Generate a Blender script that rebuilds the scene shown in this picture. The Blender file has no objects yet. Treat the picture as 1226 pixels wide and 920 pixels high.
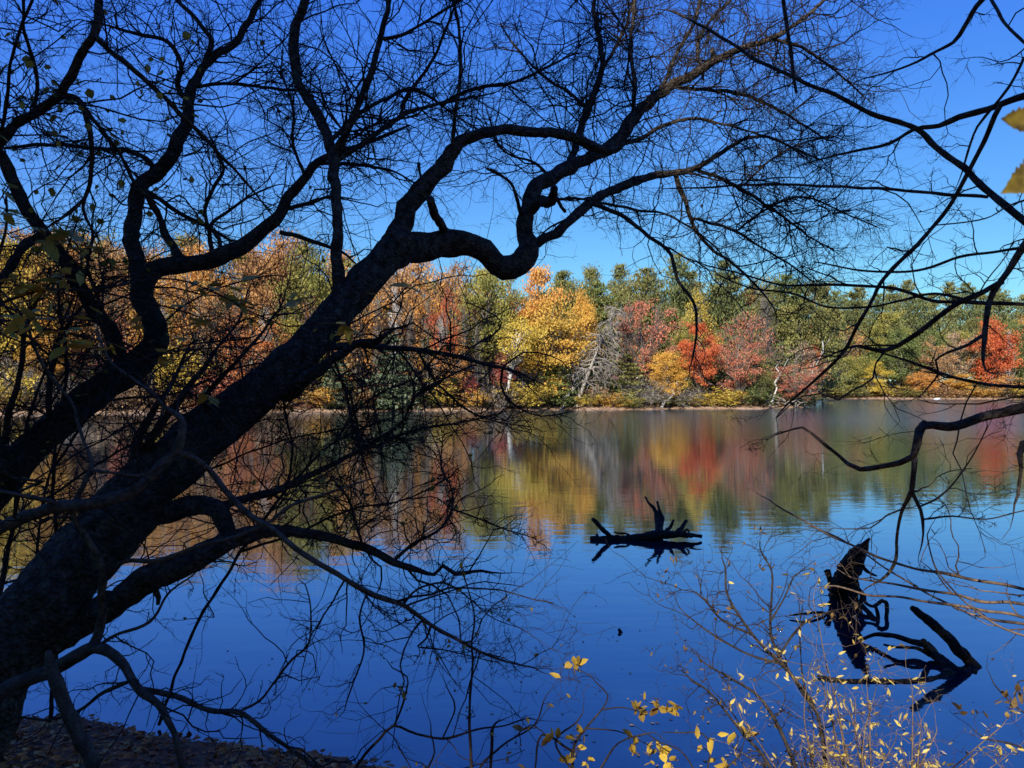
import bpy, math, random
import numpy as np
from mathutils import Vector, noise

# ------------------------------------------------------------------ camera, sky, sun, exposure
sc = bpy.context.scene
COL = sc.collection
CAMZ, F, CX, CY = 2.6, 926.0, 613.0, 460.0
cam = bpy.data.cameras.new('camera')
cam.sensor_width = 36.0
cam.lens = 36.0 * F / 1226.0
cam.clip_start, cam.clip_end = 0.05, 3000.0
camo = bpy.data.objects.new('camera', cam)
COL.objects.link(camo)
camo.location = (0, 0, CAMZ)
camo.rotation_euler = (math.radians(90), 0, 0)
sc.camera = camo
cam.dof.use_dof, cam.dof.focus_distance, cam.dof.aperture_fstop = True, 14.0, 8.0

SUN_EL, SUN_AZ = math.radians(33), math.radians(22)     # sun stands behind the camera, a little to its left
SV = Vector((-math.sin(SUN_AZ) * math.cos(SUN_EL), -math.cos(SUN_AZ) * math.cos(SUN_EL), math.sin(SUN_EL)))
world = bpy.data.worlds.new('World')
sc.world = world
world.use_nodes = True
wn, wl = world.node_tree.nodes, world.node_tree.links
bg = wn['Background']
sky = wn.new('ShaderNodeTexSky')
sky.sky_type = 'NISHITA'
sky.sun_disc = False
sky.sun_elevation = SUN_EL
sky.sun_rotation = math.pi + SUN_AZ
sky.altitude = 200
sky.air_density, sky.dust_density, sky.ozone_density = 1.0, 0.2, 3.0
BG = 0.092
bg.inputs['Strength'].default_value = BG
# deep polarised autumn blue: the sky's own gradient, graded per channel
ssep, scmb = wn.new('ShaderNodeSeparateColor'), wn.new('ShaderNodeCombineColor')
hs = wn.new('ShaderNodeHueSaturation'); hs.inputs['Saturation'].default_value = 1.35
wl.new(sky.outputs[0], hs.inputs['Color']); wl.new(hs.outputs[0], ssep.inputs[0])
for ch, (gain, power) in enumerate(((0.53, 0.67), (0.90, 0.87), (1.03, 0.24))):
    pw, mu = wn.new('ShaderNodeMath'), wn.new('ShaderNodeMath')
    pw.operation, mu.operation = 'POWER', 'MULTIPLY'
    pw.inputs[1].default_value = power
    mu.inputs[1].default_value = gain * 0.13 ** power * 0.707 / BG
    wl.new(ssep.outputs[ch], pw.inputs[0]); wl.new(pw.outputs[0], mu.inputs[0]); wl.new(mu.outputs[0], scmb.inputs[ch])
wl.new(scmb.outputs[0], bg.inputs['Color'])
sun = bpy.data.lights.new('sun', 'SUN')
sun.energy, sun.angle, sun.color = 5.0, math.radians(0.53), (1.0, 0.93, 0.82)
suno = bpy.data.objects.new('sun', sun)
COL.objects.link(suno)
suno.rotation_euler = SV.to_track_quat('Z', 'Y').to_euler()
suno.location = SV * 60
sc.view_settings.view_transform = 'Standard'
sc.view_settings.look = 'None'
sc.view_settings.gamma = 1.0
sc.view_settings.exposure = 0.5
sc.view_settings.use_curve_mapping = False
sc.cycles.max_bounces = 6
sc.cycles.transparent_max_bounces = 4
sc.cycles.caustics_reflective = False
sc.cycles.caustics_refractive = False
sc.cycles.use_denoising = True

rng = np.random.default_rng(11)
random.seed(11)

# ------------------------------------------------------------------ materials
def nodemat(name):
    m = bpy.data.materials.new(name)
    m.use_nodes = True
    nt = m.node_tree
    return m, nt.nodes, nt.links, nt.nodes['Principled BSDF']

def ramp(n, stops):
    r = n.new('ShaderNodeValToRGB')
    cr = r.color_ramp
    while len(cr.elements) < len(stops):
        cr.elements.new(0.5)
    for e, (p, c) in zip(cr.elements, stops):
        e.position = p
        e.color = (*c, 1)
    return r

def leaf_mat(name, cols, trans=0.25, clump=3.0):
    """foliage: colour picked per leaf and per clump out of a small range"""
    m, n, l, p = nodemat(name)
    g = n.new('ShaderNodeNewGeometry')
    t = n.new('ShaderNodeTexCoord')
    nz = n.new('ShaderNodeTexNoise')
    nz.inputs['Scale'].default_value = clump
    nz.inputs['Detail'].default_value = 2
    oi = n.new('ShaderNodeObjectInfo')
    off = n.new('ShaderNodeVectorMath'); off.operation = 'ADD'
    mulv = n.new('ShaderNodeVectorMath'); mulv.operation = 'SCALE'
    l.new(oi.outputs['Location'], mulv.inputs[0]); mulv.inputs['Scale'].default_value = 0.37
    l.new(t.outputs['Object'], off.inputs[0]); l.new(mulv.outputs[0], off.inputs[1])
    l.new(off.outputs[0], nz.inputs['Vector'])
    a = n.new('ShaderNodeMath'); a.operation = 'MULTIPLY_ADD'
    l.new(g.outputs['Random Per Island'], a.inputs[0]); a.inputs[1].default_value = 0.5
    b = n.new('ShaderNodeMath'); b.operation = 'MULTIPLY_ADD'
    l.new(nz.outputs['Fac'], b.inputs[0]); b.inputs[1].default_value = 1.7; b.inputs[2].default_value = -0.6
    l.new(b.outputs[0], a.inputs[2])
    k = len(cols)
    r = ramp(n, [(i / (k - 1) if k > 1 else 0.5, c) for i, c in enumerate(cols)])
    l.new(a.outputs[0], r.inputs['Fac'])
    l.new(r.outputs['Color'], p.inputs['Base Color'])
    p.inputs['Roughness'].default_value = 0.6
    p.inputs['Specular IOR Level'].default_value = 0.25
    tr = n.new('ShaderNodeBsdfTranslucent')
    l.new(r.outputs['Color'], tr.inputs['Color'])
    mx = n.new('ShaderNodeMixShader'); mx.inputs[0].default_value = trans
    l.new(p.outputs[0], mx.inputs[1]); l.new(tr.outputs[0], mx.inputs[2])
    l.new(mx.outputs[0], n['Material Output'].inputs['Surface'])
    return m

def bark_mat(name, c1, c2, scale=14.0, rough=0.9, bump=0.6, stretch=1.0):
    m, n, l, p = nodemat(name)
    t = n.new('ShaderNodeTexCoord')
    mp = n.new('ShaderNodeMapping'); mp.inputs['Scale'].default_value = (1, 1, stretch)
    l.new(t.outputs['Object'], mp.inputs['Vector'])
    nz = n.new('ShaderNodeTexNoise'); nz.inputs['Scale'].default_value = scale
    nz.inputs['Detail'].default_value = 6; nz.inputs['Roughness'].default_value = 0.65
    l.new(mp.outputs[0], nz.inputs['Vector'])
    n2 = n.new('ShaderNodeTexVoronoi'); n2.inputs['Scale'].default_value = scale * 2.3
    l.new(mp.outputs[0], n2.inputs['Vector'])
    r = ramp(n, [(0.38, c1), (0.66, c2)])
    l.new(nz.outputs['Fac'], r.inputs['Fac'])
    l.new(r.outputs['Color'], p.inputs['Base Color'])
    p.inputs['Roughness'].default_value = rough
    p.inputs['Specular IOR Level'].default_value = 0.06
    ad = n.new('ShaderNodeMath'); ad.operation = 'ADD'
    l.new(nz.outputs['Fac'], ad.inputs[0]); l.new(n2.outputs['Distance'], ad.inputs[1])
    bp = n.new('ShaderNodeBump'); bp.inputs['Strength'].default_value = bump; bp.inputs['Distance'].default_value = 0.03
    l.new(ad.outputs[0], bp.inputs['Height'])
    l.new(bp.outputs[0], p.inputs['Normal'])
    return m

MB = bark_mat('bark_dark', (0.031, 0.023, 0.017), (0.115, 0.094, 0.074), 16, bump=1.0)
MB2 = bark_mat('bark_grey', (0.038, 0.026, 0.017), (0.120, 0.086, 0.058), 16, bump=1.0)
MTW = bark_mat('twig_bark', (0.022, 0.017, 0.014), (0.058, 0.047, 0.038), 20, bump=0.1)
MPALE = bark_mat('bark_pale', (0.055, 0.042, 0.030), (0.13, 0.10, 0.074), 18, bump=0.3)
MSHOOT = bark_mat('shoot_bark', (0.10, 0.068, 0.046), (0.24, 0.17, 0.12), 25, bump=0.1)
MWET = bark_mat('wet_wood', (0.008, 0.007, 0.006), (0.030, 0.026, 0.022), 12, rough=0.55, bump=0.8)
MFARB = bark_mat('far_bark', (0.12, 0.105, 0.09), (0.27, 0.24, 0.205), 5, bump=0.2)
MDARKB = bark_mat('far_bark_dark', (0.05, 0.042, 0.035), (0.12, 0.10, 0.085), 5, bump=0.2)
MBIRCH = bark_mat('birch_bark', (0.42, 0.40, 0.36), (0.72, 0.70, 0.65), 3, bump=0.1)
MGREYB = bark_mat('bleached_bark', (0.19, 0.165, 0.135), (0.40, 0.36, 0.31), 6, bump=0.2)
MROCK = bark_mat('pale_rock', (0.62, 0.60, 0.57), (0.8, 0.79, 0.76), 9, bump=0.3)

LM = {
 'yellow':  leaf_mat('leaf_yellow', [(0.38, 0.27, 0.05), (0.66, 0.48, 0.07), (0.80, 0.63, 0.13)]),
 'gold':    leaf_mat('leaf_gold', [(0.45, 0.25, 0.05), (0.74, 0.41, 0.07), (0.80, 0.52, 0.11)]),
 'orangegold': leaf_mat('leaf_orange_gold', [(0.44, 0.30, 0.06), (0.64, 0.41, 0.07), (0.80, 0.40, 0.10)]),
 'orange':  leaf_mat('leaf_orange', [(0.46, 0.21, 0.05), (0.72, 0.34, 0.08), (0.80, 0.47, 0.13)]),
 'rust':    leaf_mat('leaf_rust', [(0.28, 0.14, 0.06), (0.54, 0.29, 0.11), (0.68, 0.42, 0.17)]),
 'tan':     leaf_mat('leaf_tan', [(0.30, 0.20, 0.11), (0.52, 0.35, 0.20), (0.64, 0.47, 0.29)]),
 'red':     leaf_mat('leaf_red', [(0.40, 0.075, 0.03), (0.63, 0.14, 0.05), (0.70, 0.27, 0.08)]),
 'redorange': leaf_mat('leaf_red_orange', [(0.48, 0.14, 0.045), (0.72, 0.27, 0.075), (0.78, 0.41, 0.13)]),
 'coral':   leaf_mat('leaf_coral', [(0.38, 0.12, 0.07), (0.62, 0.20, 0.11), (0.66, 0.36, 0.19)]),
 'crimson': leaf_mat('leaf_crimson', [(0.26, 0.045, 0.04), (0.48, 0.08, 0.07), (0.58, 0.16, 0.12)]),
 'pink':    leaf_mat('leaf_pink', [(0.30, 0.18, 0.10), (0.48, 0.28, 0.16), (0.58, 0.42, 0.26)]),
 'olive':   leaf_mat('leaf_olive', [(0.10, 0.105, 0.035), (0.19, 0.185, 0.055), (0.31, 0.265, 0.075)], 0.15),
 'ygreen':  leaf_mat('leaf_yellow_green', [(0.15, 0.155, 0.04), (0.31, 0.29, 0.065), (0.50, 0.40, 0.09)]),
 'green':   leaf_mat('leaf_green', [(0.075, 0.11, 0.03), (0.15, 0.185, 0.05), (0.25, 0.26, 0.07)], 0.15),
 'pine':    leaf_mat('needle_green', [(0.075, 0.098, 0.032), (0.15, 0.17, 0.055), (0.25, 0.25, 0.085)], 0.1),
 'pine2':   leaf_mat('needle_olive', [(0.11, 0.115, 0.035), (0.20, 0.195, 0.055), (0.31, 0.275, 0.08)], 0.1),
 'hemlock': leaf_mat('needle_hemlock', [(0.06, 0.09, 0.045), (0.12, 0.155, 0.08), (0.20, 0.225, 0.13)], 0.1),
}
LNEAR = leaf_mat('leaf_near_green', [(0.22, 0.17, 0.025), (0.34, 0.25, 0.035), (0.46, 0.32, 0.045)], 0.3, 6)
LYEL = leaf_mat('leaf_near_yellow', [(0.16, 0.09, 0.025), (0.48, 0.32, 0.04), (0.64, 0.45, 0.06)], 0.3, 6)
LWILLOW = leaf_mat('leaf_willow', [(0.46, 0.32, 0.07), (0.68, 0.52, 0.12), (0.76, 0.62, 0.24)], 0.3, 6)
LBROWN = leaf_mat('leaf_brown_twig', [(0.08, 0.05, 0.02), (0.20, 0.125, 0.035), (0.32, 0.22, 0.055)], 0.25, 6)  # brown, darkened in the colour in place of shade on the left bush
LITTER = leaf_mat('leaf_litter', [(0.20, 0.045, 0.012), (0.62, 0.18, 0.04), (0.85, 0.46, 0.14)], 0.0, 2)
LFLOAT = leaf_mat('leaf_floating', [(0.12, 0.08, 0.04), (0.34, 0.24, 0.12), (0.62, 0.50, 0.32)], 0.0, 2)

# ------------------------------------------------------------------ mesh helpers
def mesh_np(name, V, Q, tri=None, smooth=False):
    me = bpy.data.meshes.new(name)
    V = np.asarray(V, dtype=np.float32).reshape(-1, 3)
    Q = np.asarray(Q, dtype=np.int32).reshape(-1, 4) if Q is not None and len(Q) else np.zeros((0, 4), np.int32)
    T = np.asarray(tri, dtype=np.int32).reshape(-1, 3) if tri is not None and len(tri) else np.zeros((0, 3), np.int32)
    me.vertices.add(len(V)); me.vertices.foreach_set('co', V.ravel())
    nl = len(Q) * 4 + len(T) * 3
    me.loops.add(nl)
    me.loops.foreach_set('vertex_index', np.concatenate([Q.ravel(), T.ravel()]).astype(np.int32))
    npoly = len(Q) + len(T)
    me.polygons.add(npoly)
    starts = np.concatenate([np.arange(len(Q)) * 4, len(Q) * 4 + np.arange(len(T)) * 3]).astype(np.int32)
    me.polygons.foreach_set('loop_start', starts)
    if smooth:
        me.polygons.foreach_set('use_smooth', np.ones(npoly, dtype=bool))
    me.update(calc_edges=True)
    me.validate()
    return me

def link(name, me, mat, parent=None, **props):
    o = bpy.data.objects.new(name, me)
    COL.objects.link(o)
    if me is not None and mat is not None:
        me.materials.append(mat)
    if parent is not None:
        o.parent = parent
    for k, v in props.items():
        if v is not None:
            o[k] = v
    return o

def thing(name, loc, label, cat, group=None):
    o = bpy.data.objects.new(name, None)
    o.empty_display_size = 0.2
    COL.objects.link(o)
    o.location = loc
    o['label'] = label
    o['category'] = cat
    if group:
        o['group'] = group
    return o

class Geo:
    def __init__(s):
        s.V, s.Q, s.T, s.n = [], [], [], 0
    def add(s, V, Q=None, T=None):
        V = np.asarray(V, float).reshape(-1, 3)
        if Q is not None and len(Q): s.Q.append(np.asarray(Q, int).reshape(-1, 4) + s.n)
        if T is not None and len(T): s.T.append(np.asarray(T, int).reshape(-1, 3) + s.n)
        s.V.append(V); s.n += len(V)
    def mesh(s, name, smooth=False):
        V = np.concatenate(s.V) if s.V else np.zeros((0, 3))
        return mesh_np(name, V, np.concatenate(s.Q) if s.Q else None, np.concatenate(s.T) if s.T else None, smooth)

def nrm(v):
    return v / np.maximum(np.linalg.norm(v, axis=-1, keepdims=True), 1e-9)

def tubes(geo, P, R, sides=3):
    """many equal-length tubes at once: P (N,K,3), R (N,K)"""
    N, K, _ = P.shape
    if N == 0:
        return
    T = np.empty_like(P)
    T[:, 1:-1] = P[:, 2:] - P[:, :-2]; T[:, 0] = P[:, 1] - P[:, 0]; T[:, -1] = P[:, -1] - P[:, -2]
    T = nrm(T)
    ref = np.where(np.abs(T[..., 2:3]) > 0.9, np.array([1.0, 0, 0]), np.array([0, 0, 1.0]))
    A = nrm(np.cross(T, ref)); B = np.cross(T, A)
    ang = np.arange(sides) * 2 * math.pi / sides
    V = P[:, :, None, :] + R[:, :, None, None] * (np.cos(ang)[:, None] * A[:, :, None, :] + np.sin(ang)[:, None] * B[:, :, None, :])
    base = (np.arange(N)[:, None, None] * K + np.arange(K - 1)[None, :, None]) * sides
    j = np.arange(sides)[None, None, :]; j2 = (np.arange(sides) + 1) % sides
    Q = np.stack([base + j, base + j2, base + sides + j2, base + sides + j], -1)
    geo.add(V.reshape(-1, 3), Q.reshape(-1, 4))

def smooth_line(pts, step):
    """Catmull-Rom through rows of (x,y,z,r)"""
    p = np.asarray(pts, float)
    if len(p) < 2:
        return p
    ext = np.vstack([2 * p[0] - p[1], p, 2 * p[-1] - p[-2]])
    out = []
    for i in range(1, len(ext) - 2):
        a, b, c, d = ext[i - 1], ext[i], ext[i + 1], ext[i + 2]
        n = max(1, int(np.linalg.norm((c - b)[:3]) / step))
        for k in range(n):
            t = k / n
            out.append(0.5 * (2 * b + (c - a) * t + (2 * a - 5 * b + 4 * c - d) * t * t + (3 * b - a - 3 * c + d) * t ** 3))
    out.append(p[-1])
    out = np.array(out)
    out[:, 3] = np.maximum(out[:, 3], 0.0006)
    return out

def knobby(geo, line, sides=10, lump=0.12, freq=5.0, cap=True, seed=0.0):
    """one continuous limb: parallel-transported rings with knots and hollows"""
    n = len(line)
    P, R = line[:, :3], line[:, 3]
    T = np.gradient(P, axis=0); T = nrm(T)
    a = np.cross(T[0], [0, 0, 1.0]) if abs(T[0][2]) < 0.9 else np.cross(T[0], [1.0, 0, 0])
    a = a / np.linalg.norm(a)
    V = []
    for i in range(n):
        a = a - T[i] * np.dot(a, T[i]); a = a / max(np.linalg.norm(a), 1e-9)
        b = np.cross(T[i], a)
        for k in range(sides):
            th = 2 * math.pi * k / sides
            dvec = math.cos(th) * a + math.sin(th) * b
            q = P[i] + dvec * R[i]
            f = 1 + lump * 2 * noise.noise(Vector(q) * freq + Vector((seed, 0, 0))) + 0.5 * lump * noise.noise(Vector(q) * freq * 3.7)
            if R[i] > 0.05:      # furrowed bark running along the limb
                f += 0.010 / R[i] * (0.5 - abs(noise.noise(Vector((math.cos(th) * R[i] * 26, math.sin(th) * R[i] * 26, i * 0.16 + seed)))) * 2.2)
            V.append(P[i] + dvec * R[i] * f)
    Q = [(i * sides + k, i * sides + (k + 1) % sides, (i + 1) * sides + (k + 1) % sides, (i + 1) * sides + k)
         for i in range(n - 1) for k in range(sides)]
    Tn = []
    if cap:
        V.append(P[-1] + T[-1] * R[-1] * 0.5); e = len(V) - 1
        Tn += [((n - 1) * sides + k, (n - 1) * sides + (k + 1) % sides, e) for k in range(sides)]
        V.append(P[0] - T[0] * R[0] * 0.3); e = len(V) - 1
        Tn += [((k + 1) % sides, k, e) for k in range(sides)]
    geo.add(V, Q, Tn)

def leaves(geo, C, D, N, L, W, fold=0.15):
    """folded ovate leaves: base point C, direction D, face normal N, length L, width W"""
    D = nrm(D); S = nrm(np.cross(D, N)); U = np.cross(S, D)
    L = L[:, None]; W = W[:, None]
    b = C
    m1 = C + D * L * 0.38 - U * W * fold
    m2 = C + D * L * 0.72 - U * W * fold * 0.8
    t = C + D * L - U * L * 0.06
    l1 = C + D * L * 0.33 + S * W * 0.5; l2 = C + D * L * 0.70 + S * W * 0.36
    r1 = C + D * L * 0.33 - S * W * 0.5; r2 = C + D * L * 0.70 - S * W * 0.36
    V = np.stack([b, m1, m2, t, l1, l2, r1, r2], 1)
    k = np.arange(len(C))[:, None] * 8
    Q = np.concatenate([k + np.array([1, 4, 5, 2]), k + np.array([6, 1, 2, 7])])
    T = np.concatenate([k + np.array([0, 4, 1]), k + np.array([0, 1, 6]), k + np.array([2, 5, 3]), k + np.array([7, 2, 3])])
    geo.add(V.reshape(-1, 3), Q, T)

def cards(geo, C, size, upbias=0.3):
    """small rhombic leaves / leaf tufts with random facing"""
    n = len(C)
    N = nrm(rng.normal(size=(n, 3)) + np.array([0, 0, upbias]))
    A = nrm(np.cross(N, rng.normal(size=(n, 3)))); B = np.cross(N, A)
    s = size[:, None]
    V = np.stack([C - A * s * 0.6, C - B * s * 0.38 + A * s * 0.05, C + A * s * 0.6, C + B * s * 0.38 + A * s * 0.05], 1)
    geo.add(V.reshape(-1, 3), np.arange(4 * n).reshape(n, 4))

def rand_perp(T):
    return nrm(np.cross(T, rng.normal(size=T.shape)))

def grow(start, d, length, r, K=6, curl=0.35, trop=0.0, r_end=0.35):
    """N wandering twigs"""
    N = len(start)
    P = np.empty((N, K, 3)); P[:, 0] = start
    step = length[:, None] / (K - 1)
    d = nrm(d)
    bend = rand_perp(d) * curl * 0.45
    for i in range(1, K):
        d = nrm(d + bend * (1 if i % 3 else -1.2) + np.clip(rng.standard_t(2.2, size=(N, 3)), -3.2, 3.2) * curl * 0.40 + np.array([0, 0, trop]))
        P[:, i] = P[:, i - 1] + d * step
    R = r[:, None] * np.linspace(1, r_end, K)[None, :]
    return P, R

def children(P, R, per, ang=(35, 75), lo=0.15, hi=0.98, lr=(0.35, 0.75), plen=None):
    N, K, _ = P.shape
    idx = np.repeat(np.arange(N), per)
    if len(idx) == 0:
        return None
    t = rng.uniform(lo, hi, len(idx)) * (K - 1)
    i = np.minimum(t.astype(int), K - 2); f = (t - i)[:, None]
    s = P[idx, i] * (1 - f) + P[idx, i + 1] * f
    T = nrm(P[idx, i + 1] - P[idx, i])
    a = np.radians(rng.uniform(*ang, len(idx)))[:, None]
    d = T * np.cos(a) + rand_perp(T) * np.sin(a)
    L = plen[idx] * rng.uniform(*lr, len(idx)) * (1.1 - 0.5 * t / (K - 1))
    r = R[idx, i] * 0.72
    return s, d, L, r

def px(x, y, d):
    return np.array([(x - CX) / F * d, d, CAMZ - (y - CY) / F * d])

# ------------------------------------------------------------------ the setting: ground, pond
def shore_near(x):
    return np.interp(x, [-60, -7, -4.5, -3.3, -2.0, -0.9, 0.0, 2, 6, 60], [7.0, 6.5, 6.15, 5.9, 5.55, 5.25, 4.7, 4.3, 4.4, 5.0])

def shore_far(x):
    w = np.interp(x, [-200, -60, -44, -20, 0, 12, 22, 28, 31.5, 34.5, 38, 50, 92, 200],
                  [64, 66, 67, 71.5, 75.5, 78, 80, 82, 84, 92, 128, 134, 130, 126])
    return w + 0.9 * np.sin(x * 0.45) + 0.6 * np.sin(x * 1.1 + 2) + 0.35 * np.sin(x * 2.3 + 1)

def ground_h(x, y):
    sn, sf = shore_near(x), shore_far(x)
    near = sn - y
    far = np.clip(y - sf, -200, 2000)
    hn = np.where(near > 0, np.minimum(0.02 + 0.2 * near, 1.6 + 0.01 * near), np.maximum(-0.5 * np.abs(near) * 0.5, -1.4))
    slope = np.interp(x, [-60, -10, 10, 40], [0.20, 0.16, 0.09, 0.05])
    hf = np.where(far > 0, 0.32 * (1 - np.exp(-far * 1.6)) + slope * np.maximum(far - 1.5, 0) * np.exp(-np.maximum(far - 60, 0) / 60),
                  np.maximum(0.10 * far, -1.4))
    hf = np.minimum(hf, 13)
    return np.where(y < 30, hn, hf)

def gh(x, y):
    return float(ground_h(np.float64(x), np.float64(y)))

xs = np.concatenate([np.linspace(-900, -130, 8), np.arange(-120, -12, 2.0), np.arange(-12, 12, 0.15), np.arange(12, 130, 1.5), np.linspace(140, 900, 8)])
ys = np.concatenate([np.linspace(-500, -40, 6), np.arange(-30, -2, 1.5), np.arange(-2, 8, 0.12), np.arange(8, 62, 6.0), np.arange(62, 96, 0.5), np.arange(96, 124, 2), np.arange(124, 142, 0.5),
                     np.arange(142, 200, 5), np.linspace(210, 1500, 8)])
GX, GY = np.meshgrid(xs, ys)
GZ = ground_h(GX, GY)
nearm = (GY < 8) & (np.abs(GX) < 12)
bump = np.array([noise.noise(Vector((a * 1.7, b * 1.7, 0))) for a, b in zip(GX.ravel(), GY.ravel())]).reshape(GX.shape)
GZ = GZ + np.where(nearm, bump * 0.05, bump * 0.10)
nx, ny = len(xs), len(ys)
idx = (np.arange(ny - 1)[:, None] * nx + np.arange(nx - 1)[None, :]).ravel()
Q = np.stack([idx, idx + 1, idx + nx + 1, idx + nx], 1)
m, n, l, p = nodemat('ground_leaf_litter')
t = n.new('ShaderNodeNewGeometry')
nz = n.new('ShaderNodeTexNoise'); nz.inputs['Scale'].default_value = 9; nz.inputs['Detail'].default_value = 8
l.new(t.outputs['Position'], nz.inputs['Vector'])
soil = ramp(n, [(0.35, (0.06, 0.022, 0.010)), (0.55, (0.18, 0.065, 0.028)), (0.72, (0.34, 0.15, 0.065))])
l.new(nz.outputs['Fac'], soil.inputs['Fac'])
n2 = n.new('ShaderNodeTexNoise'); n2.inputs['Scale'].default_value = 1.3; n2.inputs['Detail'].default_value = 6
l.new(t.outputs['Position'], n2.inputs['Vector'])
strand = ramp(n, [(0.35, (0.17, 0.10, 0.055)), (0.52, (0.34, 0.21, 0.12)), (0.7, (0.50, 0.36, 0.24))])
l.new(n2.outputs['Fac'], strand.inputs['Fac'])
sep = n.new('ShaderNodeSeparateXYZ'); l.new(t.outputs['Position'], sep.inputs[0])
gy = n.new('ShaderNodeMath'); gy.operation = 'GREATER_THAN'; gy.inputs[1].default_value = 40
l.new(sep.outputs['Y'], gy.inputs[0])
gz = n.new('ShaderNodeMapRange'); gz.inputs['From Min'].default_value = 0.45; gz.inputs['From Max'].default_value = 0.28
l.new(sep.outputs['Z'], gz.inputs['Value'])
gt = n.new('ShaderNodeMath'); gt.operation = 'MULTIPLY'
l.new(gy.outputs[0], gt.inputs[0]); l.new(gz.outputs[0], gt.inputs[1])
mix = n.new('ShaderNodeMix'); mix.data_type = 'RGBA'
l.new(gt.outputs[0], mix.inputs[0]); l.new(soil.outputs[0], mix.inputs[6]); l.new(strand.outputs[0], mix.inputs[7])
l.new(mix.outputs[2], p.inputs['Base Color'])
p.inputs['Roughness'].default_value = 0.95
bp = n.new('ShaderNodeBump'); bp.inputs['Strength'].default_value = 0.7; bp.inputs['Distance'].default_value = 0.05
l.new(nz.outputs['Fac'], bp.inputs['Height']); l.new(bp.outputs[0], p.inputs['Normal'])
link('ground', mesh_np('ground', np.stack([GX, GY, GZ], -1), Q, smooth=True), m, kind='structure')

# the pond: a clear dark sheet, glassy near the bank, ruffled by a light breeze further out
m, n, l, p = nodemat('pond_water')
g = n.new('ShaderNodeNewGeometry')
sep = n.new('ShaderNodeSeparateXYZ'); l.new(g.outputs['Position'], sep.inputs[0])
def wave(scale, sx, sy, detail=3):
    mp = n.new('ShaderNodeMapping'); mp.inputs['Scale'].default_value = (sx, sy, 1)
    l.new(g.outputs['Position'], mp.inputs['Vector'])
    w = n.new('ShaderNodeTexNoise'); w.inputs['Scale'].default_value = scale; w.inputs['Detail'].default_value = detail
    l.new(mp.outputs[0], w.inputs['Vector'])
    return w
w1 = wave(1.0, 0.9, 2.6, 4)
w2 = wave(0.22, 0.6, 1.6, 2)
patch = wave(0.05, 0.5, 1.3, 3)
# breeze factor grows with distance and towards the right
br = n.new('ShaderNodeMath'); br.operation = 'MULTIPLY_ADD'
l.new(sep.outputs['X'], br.inputs[0]); br.inputs[1].default_value = 0.9; l.new(sep.outputs['Y'], br.inputs[2])
pa = n.new('ShaderNodeMath'); pa.operation = 'MULTIPLY_ADD'
l.new(patch.outputs['Fac'], pa.inputs[0]); pa.inputs[1].default_value = 18; l.new(br.outputs[0], pa.inputs[2])
mr = n.new('ShaderNodeMapRange'); mr.interpolation_type = 'SMOOTHSTEP'
l.new(pa.outputs[0], mr.inputs['Value'])
mr.inputs['From Min'].default_value = 38; mr.inputs['From Max'].default_value = 64
mr.inputs['To Min'].default_value = 0.065; mr.inputs['To Max'].default_value = 0.30
bpa = n.new('ShaderNodeBump'); bpa.inputs['Distance'].default_value = 0.06
l.new(w1.outputs['Fac'], bpa.inputs['Height']); l.new(mr.outputs[0], bpa.inputs['Strength'])
bpb = n.new('ShaderNodeBump'); bpb.inputs['Distance'].default_value = 0.05; bpb.inputs['Strength'].default_value = 0.05
l.new(w2.outputs['Fac'], bpb.inputs['Height']); l.new(bpa.outputs[0], bpb.inputs['Normal'])
rr = n.new('ShaderNodeMapRange'); rr.interpolation_type = 'SMOOTHSTEP'
l.new(pa.outputs[0], rr.inputs['Value'])
rr.inputs['From Min'].default_value = 40; rr.inputs['From Max'].default_value = 86
rr.inputs['To Min'].default_value = 0.03; rr.inputs['To Max'].default_value = 0.15
n.remove(p)
body = n.new('ShaderNodeBsdfDiffuse'); body.inputs['Color'].default_value = (0.003, 0.010, 0.024, 1)
gl = n.new('ShaderNodeBsdfGlossy'); gl.inputs['Color'].default_value = (0.78, 0.87, 1.0, 1)
l.new(rr.outputs[0], gl.inputs['Roughness']); l.new(bpb.outputs[0], gl.inputs['Normal'])
lw = n.new('ShaderNodeLayerWeight'); lw.inputs['Blend'].default_value = 0.5
pw = n.new('ShaderNodeMath'); pw.operation = 'POWER'; pw.inputs[1].default_value = 2.4
l.new(lw.outputs['Facing'], pw.inputs[0])
fr = n.new('ShaderNodeMath'); fr.operation = 'MULTIPLY_ADD'; fr.inputs[1].default_value = 0.95; fr.inputs[2].default_value = 0.04
l.new(pw.outputs[0], fr.inputs[0])
mx = n.new('ShaderNodeMixShader')
l.new(fr.outputs[0], mx.inputs[0]); l.new(body.outputs[0], mx.inputs[1]); l.new(gl.outputs[0], mx.inputs[2])
l.new(mx.outputs[0], n['Material Output'].inputs['Surface'])
link('pond_water', mesh_np('pond_water', [(-900, 1.5, 0), (900, 1.5, 0), (900, 138, 0), (-900, 138, 0)], [(0, 1, 2, 3)]), m, kind='structure')

# ------------------------------------------------------------------ far trees: unit meshes (height 1, crown about 1 wide)
def limb_to(geo, a, b, r0, r1, K=6, sag=0.05, sides=4):
    a, b = np.asarray(a, float), np.asarray(b, float)
    t = np.linspace(0, 1, K)[:, None]
    P = a * (1 - t) + b * t
    P[1:-1] += rng.normal(size=(K - 2, 3)) * np.linalg.norm(b - a) * 0.04
    P[:, 2] += sag * np.sin(t[:, 0] * math.pi) * np.linalg.norm(b - a)
    tubes(geo, P[None], np.linspace(r0, r1, K)[None], sides)

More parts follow.
